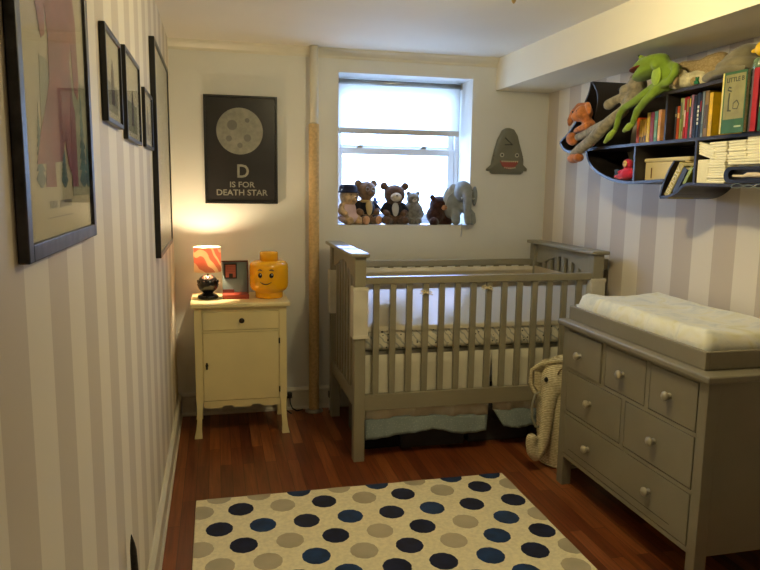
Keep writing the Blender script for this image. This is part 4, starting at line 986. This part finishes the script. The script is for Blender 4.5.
def g_(m): m.ell((1.895,3.405,1.62),(.032,.055,.027),rot=(R(-5),0,0)); m.ell((1.895,3.36,1.622),(.028,.03,.024))
meshobj('foot',blob(g_,.006),orf,gp)
def g_(m): m.ell((1.915,3.475,1.728),(.03,.045,.036),rot=(R(25),0,0))
meshobj('foot',blob(g_,.006),orf,gp)
mb=MB(); mb.ell((1.955,3.11,1.946),(.006,.007,.006),sub=2); obj('nose',mb,M['black'],gp)
def f_(m):
    m.ell((1.905,3.35,1.853),(.048,.052,.045)); m.ell((1.885,3.375,1.838),(.034,.036,.03))
    m.chain([(1.92,3.345,1.82,.028),(1.99,3.41,1.77,.036),(2.03,3.46,1.725,.042)]); m.chain([(1.945,3.33,1.80,.020),(1.905,3.315,1.784,.018),(1.895,3.37,1.772,.017),(1.895,3.405,1.765,.014)])
me=blob(f_,.007); op=meshobj('orange_plush',me,orm); tag(op,'orange-brown floppy-eared plush at the far end of the shelf','plush toy')
def g_(m): m.chain([(1.905,3.335,1.895,.013),(1.90,3.39,1.892,.020),(1.895,3.435,1.862,.021),(1.892,3.462,1.825,.019),(1.892,3.47,1.806,.012)])
meshobj('ear',blob(g_,.005),orf,op)
def g_(m): m.chain([(1.90,3.31,1.893,.012),(1.885,3.28,1.888,.016),(1.88,3.258,1.868,.016),(1.88,3.25,1.846,.011)])
meshobj('ear',blob(g_,.005),orm,op)
for yy_ in (3.395,3.352):
    mb=MB(); mb.ell((1.862,yy_-.005,1.862),(.004,.005,.005),sub=2); obj('eye',mb,M['black'],op)

def f_(m): m.ell((1.985,2.700,1.938),(.045,.048,.045)); m.ell((1.965,2.742,1.922),(.028,.032,.027)); m.chain([(2.0,2.67,1.928,.032),(2.02,2.63,1.932,.036),(2.04,2.61,1.93,.034)])
wp=meshobj('white_dog_plush',blob(f_,.005),fur('white_plush',(214,204,168),bump=.4)); tag(wp,'small off-white dog plush lying with its head at the shelf edge','plush toy')
mb=MB(); mb.ell((1.94,2.758,1.916),(.012,.012,.011)); obj('nose',mb,M['black'],wp)
for e3 in ((1.946,2.712,1.953),(1.962,2.738,1.960)): mb=MB(); mb.ell(e3,(.003,.005,.004),sub=2); obj('eye',mb,M['black'],wp)
def f_(m): m.ell((1.948,2.672,1.935),(.012,.018,.034))
meshobj('ear',blob(f_,.004),fur('tan_ear',(150,128,92)),wp)
def f_(m):
    m.chain([(2.05,2.79,1.985,.022),(2.05,2.76,2.003,.026),(2.055,2.71,1.994,.030),(2.06,2.655,1.985,.034),(2.07,2.60,1.988,.046),(2.075,2.56,1.985,.052)]); m.chain([(2.045,2.795,1.965,.012),(2.035,2.80,1.94,.014)])
    m.chain([(2.045,2.62,1.955,.022),(2.01,2.625,1.93,.022),(2.0,2.61,1.915,.019)]); m.ell((2.075,2.575,1.94),(.05,.045,.044))
bp_=meshobj('knitted_plush',blob(f_,.006),woven('knit_beige',(190,168,126),10,10,140,.7)); tag(bp_,'beige knitted plush slumped behind the white dog plush','plush toy')
mb=MB(); mb.prism([(2.535,1.897),(2.545,1.91),(2.541,1.925),(2.55,1.918),(2.557,1.926),(2.555,1.908),(2.565,1.912),(2.562,1.897)],1.960,1.968,'x'); tag(obj('green_toy',mb,mat('small_green',(28,110,62),rough=.5)),'tiny green and white toy wedged under the beige plush','toy')
def f_(m):
    m.ell((2.06,2.40,1.955),(.085,.085,.062),rot=(R(8),0,0)); m.ell((2.06,2.385,1.985),(.075,.072,.045)); m.ell((2.04,2.40,1.945),(.085,.10,.045)); 
    m.ell((2.04,2.42,1.914),(.10,.125,.014),rot=(R(-5),0,0)); m.chain([(1.975,2.52,1.915,.013),(1.955,2.45,1.925,.012),(1.955,2.36,1.925,.012),(1.975,2.30,1.92,.013)])
ht=meshobj('felt_hat',blob(f_,.006,noise_amp=.006,noise_scale=14),fur('hat_grey',(128,120,96),bump=.6,bscale=300,var=.15,vscale=12)); tag(ht,'soft grey felt hat slumped on top of the shelf','hat')
def f_(m): m.ell((2.0,2.237,1.985),(.030,.031,.030)); m.chain([(1.99,2.262,1.982,.010),(1.985,2.275,1.98,.007)])
yd=meshobj('yellow_ball_toy',blob(f_,.003),mat('toy_yellow',(236,190,24),rough=.45)); tag(yd,'yellow ball-shaped toy with a small nub on the glass jar','toy')
mb=MB(); mb.lathe([(.022,1.8965),(.030,1.905),(.034,1.925),(.030,1.945),(.024,1.953),(.022,1.953),(.028,1.943),(.031,1.925),(.027,1.907),(.02,1.90)],cx=2.0,cy=2.237,n=28)
def jarm():
    N=NT('green_jar_glass'); N.b.inputs[0].default_value=srgb((150,176,140)); N.b.inputs['Transmission Weight'].default_value=.6; N.b.inputs['Roughness'].default_value=.2; return N.m
tag(obj('glass_jar',mb,jarm()),'small round pale green glass jar under the yellow toy','jar')

# ------------------------------------------------------------------ toys on the window sill
def sitting(label,x,y,H,body_m,rot,name='teddy_bear',head=(0,-.02,.72),hr=.19,ear=.055,muz=(.075,None),limb=.095,extra=None,arms=True,legspread=.15,tilt=0,eary=.84,earx=.145,foot_m=None,torso=(.24,.20,.31)):
    t=thing(name,label,'plush toy',(x,y,WZ0),'plush toys on the window sill')
    def f(m):
        m.ell((0,0,max(.28,torso[2]-.02)*H),(torso[0]*H,torso[1]*H,torso[2]*H)); m.chain([(0,0,.4*H,.13*H),(head[0]*H,head[1]*H,(head[2]-.1)*H,.12*H)]); m.ell((head[0]*H,head[1]*H,head[2]*H),(hr*H,hr*.93*H,hr*.93*H))
        if ear:
            for s in (-1,1): m.ell(((head[0]+s*earx)*H,(head[1]+.02)*H,eary*H),(ear*H,ear*.75*H,ear*H),sub=3)
        if arms:
            for s in (-1,1): m.chain([(s*.20*H,0,.46*H,limb*H*.9),(s*.28*H,-.07*H,.34*H,limb*H*.85),(s*.22*H,-.17*H,.27*H,limb*H*.8)])
        for s in (-1,1): m.chain([(s*.10*H,-.05*H,.11*H,limb*1.15*H),(s*legspread*H,-.27*H,.105*H,limb*1.1*H)])
    body=meshobj('body',blob(f,.0055 if H>.2 else .0045,noise_amp=.002,noise_scale=90,smooth_it=3),body_m,None,base=(0,0,0)); body.name='body'
    body.parent=t; WORLD[body.name]=Matrix.Identity(4)
    kids=[body]
    def part(nm,mb,m,par=None,label=None):
        o=obj(nm,mb,m,None,base=(0,0,0)) if isinstance(mb,MB) else meshobj(nm,mb,m,None,base=(0,0,0))
        o.parent=par or t
        if label: o['label']=label
        return o
    hx,hy,hz=head[0]*H,head[1]*H,head[2]*H; r_=hr*H
    if muz[1]:
        mb=MB(); mb.ell((hx,hy-r_*.86,hz-r_*.22),(muz[0]*H,muz[0]*H*.8,muz[0]*H*.8)); mz=part('muzzle',mb,muz[1])
        mb=MB(); mb.ell((hx,hy-r_*.86-muz[0]*H*.72,hz-r_*.08),(.026*H,.018*H,.019*H),sub=2); part('nose',mb,M['black'],mz)
    for s in (-1,1): mb=MB(); mb.ell((hx+s*r_*.42,hy-r_*.83,hz+r_*.2),(.015*H,.012*H,.016*H),sub=2); part('eye',mb,M['black'])
    if foot_m:
        for s in (-1,1):
            mb=MB(); mb.ell((s*legspread*H,-.355*H,.105*H),(.09*H,.03*H,.10*H)); part('foot_pad',mb,foot_m)
    if extra: extra(t,part,H)
    t.rotation_euler=(0,0,rot)
    return t
jk=fabric('black_jacket',(30,30,36)); shirt=fabric('cream_shirt',(206,180,128)); wsh=fabric('white_shirt',(196,196,196)); pinkd=fabric('pink_dress',(216,186,186)); 
brown=fur('bear_brown',(128,100,76)); brown2=fur('bear_mid_brown',(100,76,60)); dkb=fur('bear_dark_brown',(62,38,30)); tanm=fur('bear_tan',(196,166,128)); pale=fur('muzzle_pale',(214,200,180)); tanp=fur('pad_tan',(200,150,112)); gry=fur('raccoon_grey',(126,122,112)); 
def ex1(t,part,H):
    def f(m): m.ell((0,0,.32*H),(.26*H,.22*H,.27*H)); m.ell((0,-.01,.16*H),(.29*H,.27*H,.14*H))
    part('dress',blob(f,.006),pinkd)
    mb=MB(); mb.lathe([(.30*H,0),(.30*H,.015*H),(.24*H,.035*H),(.23*H,.14*H),(.18*H,.20*H),(0,.215*H)],cx=0,cy=0,cz=.80*H,n=28); part('hat',mb,fabric('black_hat',(34,32,42)))
    mb=MB(); mb.ell((-.19*H,-.03*H,.87*H),(.05*H,.04*H,.045*H)); part('hat_flower',mb,fabric('white_flower',(220,216,210)))
sitting('teddy bear in a dark hat and pink dress, leftmost on the sill',.848,4.43,.258,tanm,R(28),head=(0.01,-.03,.70),hr=.25,ear=0,muz=(.09,tanm),extra=ex1,limb=.10)
def vest(mt,inner,H,part,tie=None):
    def f(m):
        m.ell((0,.005*H,.32*H),(.258*H,.215*H,.27*H)); 
        for s in (-1,1): m.chain([(s*.20*H,0,.46*H,.10*H),(s*.28*H,-.07*H,.35*H,.095*H)])
    part('jacket',blob(f,.006),mt)
    mb=MB(); mb.ell((0,-.175*H,.38*H),(.09*H,.06*H,.18*H)); part('shirt_front',mb,inner)
def ex2(t,part,H):
    vest(jk,shirt,H,part)
    mb=MB(); mb.lathe([(.17*H,.50*H),(.19*H,.53*H),(.15*H,.56*H)],n=24); part('collar',mb,shirt)
    mb=MB()
    for s in (-1,1): mb.chain([(s*.10*H,-.05*H,.12*H,.125*H),(s*.17*H,-.20*H,.115*H,.113*H)])
    part('trousers',mb,fabric('black_trousers',(28,27,30)))
    mb=MB()
    for s in (-1,1): mb.tube([((s*.075+.045*math.cos(2*PI*k/18))*H,-.235*H,(.81+.045*math.sin(2*PI*k/18))*H) for k in range(18)],.006*H,n=5,closed=True)
    mb.tube([(-.03*H,-.235*H,.81*H),(.03*H,-.235*H,.81*H)],.006*H,n=5); part('glasses',mb,M['metal'])
sitting('brown teddy bear with glasses, cream shirt and black vest on the sill',.972,4.47,.285,brown,R(18),head=(.02,-.01,.77),hr=.235,ear=.095,earx=.21,eary=.93,extra=ex2,foot_m=tanp,muz=(.10,brown),legspread=.17)
def ex3(t,part,H):
    vest(jk,wsh,H,part)
    mb=MB()
    for s in (-1,1): mb.chain([(s*.10*H,-.05*H,.12*H,.125*H),(s*.24*H,-.20*H,.115*H,.113*H)])
    part('trousers',mb,fabric('dark_trousers',(40,38,42)))
sitting('brown bear with a white muzzle, white shirt and black jacket on the sill',1.162,4.435,.265,brown2,R(-4),head=(.0,-.03,.74),hr=.27,ear=.10,earx=.27,eary=.95,muz=(.14,pale),extra=ex3,legspread=.24)
def ex4(t,part,H):
    mb=MB(); mb.ell((0,-.17*H,.36*H),(.12*H,.06*H,.22*H)); part('belly',mb,fur('belly_pale',(170,164,148)))
    mb=MB()
    for s in (-1,1): mb.ell((s*.06*H,-.175*H,.82*H),(.045*H,.02*H,.028*H))
    part('eye_mask',mb,fur('mask_dark',(60,52,46)))
sitting('slim grey raccoon-like plush with a pale belly on the sill',1.297,4.455,.215,gry,R(0),name='raccoon_plush',head=(0,-.02,.79),hr=.21,ear=.08,earx=.15,eary=.95,muz=(.07,pale),torso=(.34,.26,.38),limb=.10,extra=ex4,legspread=.12)
sitting('small dark brown bear with a tan muzzle slouching on the sill',1.458,4.435,.185,dkb,R(22),head=(.05,-.08,.70),hr=.36,ear=.11,earx=.30,eary=.98,muz=(.125,tanp),foot_m=tanp,torso=(.40,.32,.36),limb=.15,legspread=.34)
# elephant
egm=fur('elephant_grey',(136,140,138),bump=.3,var=.05); egl=fur('elephant_ear',(176,182,184),bump=.3,var=.05)
et=thing('elephant_plush','grey elephant plush with drooping trunk at the right end of the sill','plush toy',(1.615,4.375,WZ0),'plush toys on the window sill')
def f_(m):
    m.ell((-.048,.03,.15),(.078,.07,.12)); m.ell((-.008,-.05,.225),(.062,.062,.066)); m.ell((-.01,-.045,.25),(.052,.05,.045))
    m.chain([(0,-.09,.215,.036),(0,-.115,.16,.030),(0,-.118,.10,.026),(.0,-.115,.05,.024),(.004,-.12,.028,.024)])
    m.chain([(-.045,0,.12,.035),(-.05,-.035,.05,.032),(-.05,-.04,.028,.031)]); m.chain([(.0,-.03,.12,.035),(.045,-.074,.07,.028),(.050,-.078,.028,.028)])
b_=meshobj('body',blob(f_,.006),egm,None,base=(0,0,0)); b_.parent=et
for s in (-1,1):
    def g_(m,s=s):
        if s<0: m.ell((-.085,-.01,.19),(.045,.012,.075),rot=(0,R(12),R(-18))); m.ell((-.065,-.015,.235),(.035,.012,.04))
        else: m.ell((.062,-.078,.195),(.016,.032,.065),rot=(0,0,R(0)))
    o=meshobj('ear',blob(g_,.004),egl if s<0 else egm,None,base=(0,0,0)); o.parent=et
for s in (-1,1):
    mb=MB(); mb.ell((s*.037,-.088,.232),(.005,.004,.005),sub=2); o=obj('eye',mb,M['black'],None,base=(0,0,0)); o.parent=et
    mb=MB(); mb.chain([(s*.03,-.088,.185,.006),(s*.04,-.108,.175,.005),(s*.045,-.12,.18,.003)]); o=obj('tusk',mb,fabric('tusk_white',(210,208,200)),None,base=(0,0,0)); o.parent=et
mb=MB(); mb.strip([(-.018,.015),(-.02,-.01),(-.016,-.035),(-.022,-.075)],.001,-.075,-.060,'y'); o=obj('ribbon_tag',mb,fabric('white_ribbon',(190,190,196)),None,base=(0,0,0),label='pale ribbon tag hanging over the wall edge'); o.parent=et
# small bottle-shaped toy
gd=thing('bottle_toy','small dark red toy with a blue cap between two bears','toy',(1.045,4.50,WZ0))
mb=MB(); mb.lathe([(.022,0),(.024,.01),(.024,.11),(.012,.13),(.010,.14)],cx=1.045,cy=4.50,cz=WZ0,n=20); obj('bottle_body',mb,mat('dark_red_plastic',(80,28,36),rough=.3),gd)
mb=MB(); mb.lathe([(.020,.135),(.020,.15),(.012,.156),(.009,.176),(0,.18)],cx=1.045,cy=4.50,cz=WZ0,n=20); mb.box(1.005,1.085,4.495,4.505,WZ0+.14,WZ0+.152,.002); obj('cap',mb,mat('blue_plastic',(34,66,140),rough=.3),gd)

# ------------------------------------------------------------------ ceiling light
CLX,CLY=.969,2.19
cl=thing('ceiling_light','flush glass ceiling light with a brass finial','ceiling light',(CLX,CLY,2.06))
brass=mat('brass',(214,186,130),rough=.4,metal=.5)
mb=MB(); mb.lathe([(.09,2.289),(.092,2.28),(.08,2.272),(.012,2.268),(.010,2.215),(.0,2.214)],cx=CLX,cy=CLY,n=40); obj('canopy',mb,brass,cl)
def bowlm():
    N=NT('frosted_bowl'); t=N.n('ShaderNodeBsdfTransparent'); t.inputs[0].default_value=(1,.93,.8,1); e=N.n('ShaderNodeEmission'); e.inputs[0].default_value=(1,.78,.48,1); e.inputs[1].default_value=2.2
    ms=N.n('ShaderNodeMixShader'); ms.inputs[0].default_value=.35; N.l(t,0,ms,1); N.l(e,0,ms,2); N.l(ms,0,N.out,0); return N.m
mb=MB(); P=[(.15,2.205)]+[(.15*math.cos(a*PI/20),2.205-.118*math.sin(a*PI/20)) for a in range(1,10)]+[(.012,2.086)]
mb.lathe(P,cx=CLX,cy=CLY,n=40); obj('glass_bowl',mb,bowlm(),cl,label='lit frosted glass bowl')
mb=MB(); mb.lathe([(.006,2.092),(.016,2.084),(.014,2.078),(.006,2.073),(.008,2.067),(.004,2.06),(0,2.057)],cx=CLX,cy=CLY,n=20); obj('finial',mb,brass,cl)
def light(name,kind,loc,col,power,size,**k):
    d=bpy.data.lights.new(name,kind); d.color=col; d.energy=power
    if kind=='POINT': d.shadow_soft_size=size
    for a,v in k.items(): setattr(d,a,v)
    o=bpy.data.objects.new(name,d); COL.objects.link(o); o.location=loc; return o
light('ceiling_bulb','POINT',(CLX,CLY,2.15),(1,.92,.60),49,.045)
light('table_lamp_bulb_light','POINT',(LX,LY,1.056),(1,.80,.50),22.0,.015)

# daylight
w=bpy.data.worlds.new('daylight'); bpy.context.scene.world=w; w.use_nodes=True
wt=w.node_tree; bg=wt.nodes['Background']; bg.inputs[1].default_value=23
wtc=wt.nodes.new('ShaderNodeTexCoord'); wsp=wt.nodes.new('ShaderNodeSeparateXYZ'); wmr=wt.nodes.new('ShaderNodeMapRange'); wmr.inputs[1].default_value=-.25; wmr.inputs[2].default_value=.3
wmx=wt.nodes.new('ShaderNodeMix'); wmx.data_type='RGBA'; wmx.inputs[6].default_value=(.20,.27,.38,1); wmx.inputs[7].default_value=(.36,.56,1,1)
wt.links.new(wtc.outputs[0],wsp.inputs[0]); wt.links.new(wsp.outputs[2],wmr.inputs[0]); wt.links.new(wmr.outputs[0],wmx.inputs[0]); wt.links.new(wmx.outputs[2],bg.inputs[0])
pd=bpy.data.lights.new('window_portal','AREA'); pd.shape='RECTANGLE'; pd.size=.9; pd.size_y=.96; pd.cycles.is_portal=True
po_=bpy.data.objects.new('window_portal',pd); COL.objects.link(po_); po_.location=(1.21,4.64,1.68); po_.rotation_euler=(R(-90),0,0)

sd=bpy.data.lights.new('daylight_sun','SUN'); sd.color=(.30,.42,1); sd.energy=10; sd.angle=R(4)
so=bpy.data.objects.new('daylight_sun',sd); COL.objects.link(so); so.location=(1.8,6.5,3); so.rotation_euler=Vector((-.24,-1,-.62)).to_track_quat('-Z','Y').to_euler()

# ------------------------------------------------------------------ camera
yaw,pitch,roll,F=.237292779,.144717939,.0137268985,682.459
f=Vector((math.sin(yaw)*math.cos(pitch),math.cos(yaw)*math.cos(pitch),-math.sin(pitch)))
r=f.cross(Vector((0,0,1))).normalized(); u=r.cross(f)
r2=r*math.cos(roll)+u*math.sin(roll); u2=u*math.cos(roll)-r*math.sin(roll)
cam=bpy.data.cameras.new('camera'); co=bpy.data.objects.new('camera',cam); COL.objects.link(co)
co.matrix_world=Matrix(((r2.x,u2.x,-f.x,0),(r2.y,u2.y,-f.y,0),(r2.z,u2.z,-f.z,1.46),(0,0,0,1)))
cam.sensor_fit='HORIZONTAL'; cam.sensor_width=36; cam.lens=F/760*36; cam.clip_start=.02
sc=bpy.context.scene; sc.camera=co
sc.view_settings.view_transform='Standard'; sc.view_settings.look='None'; sc.view_settings.gamma=1; sc.view_settings.use_curve_mapping=False; sc.view_settings.exposure=0.0
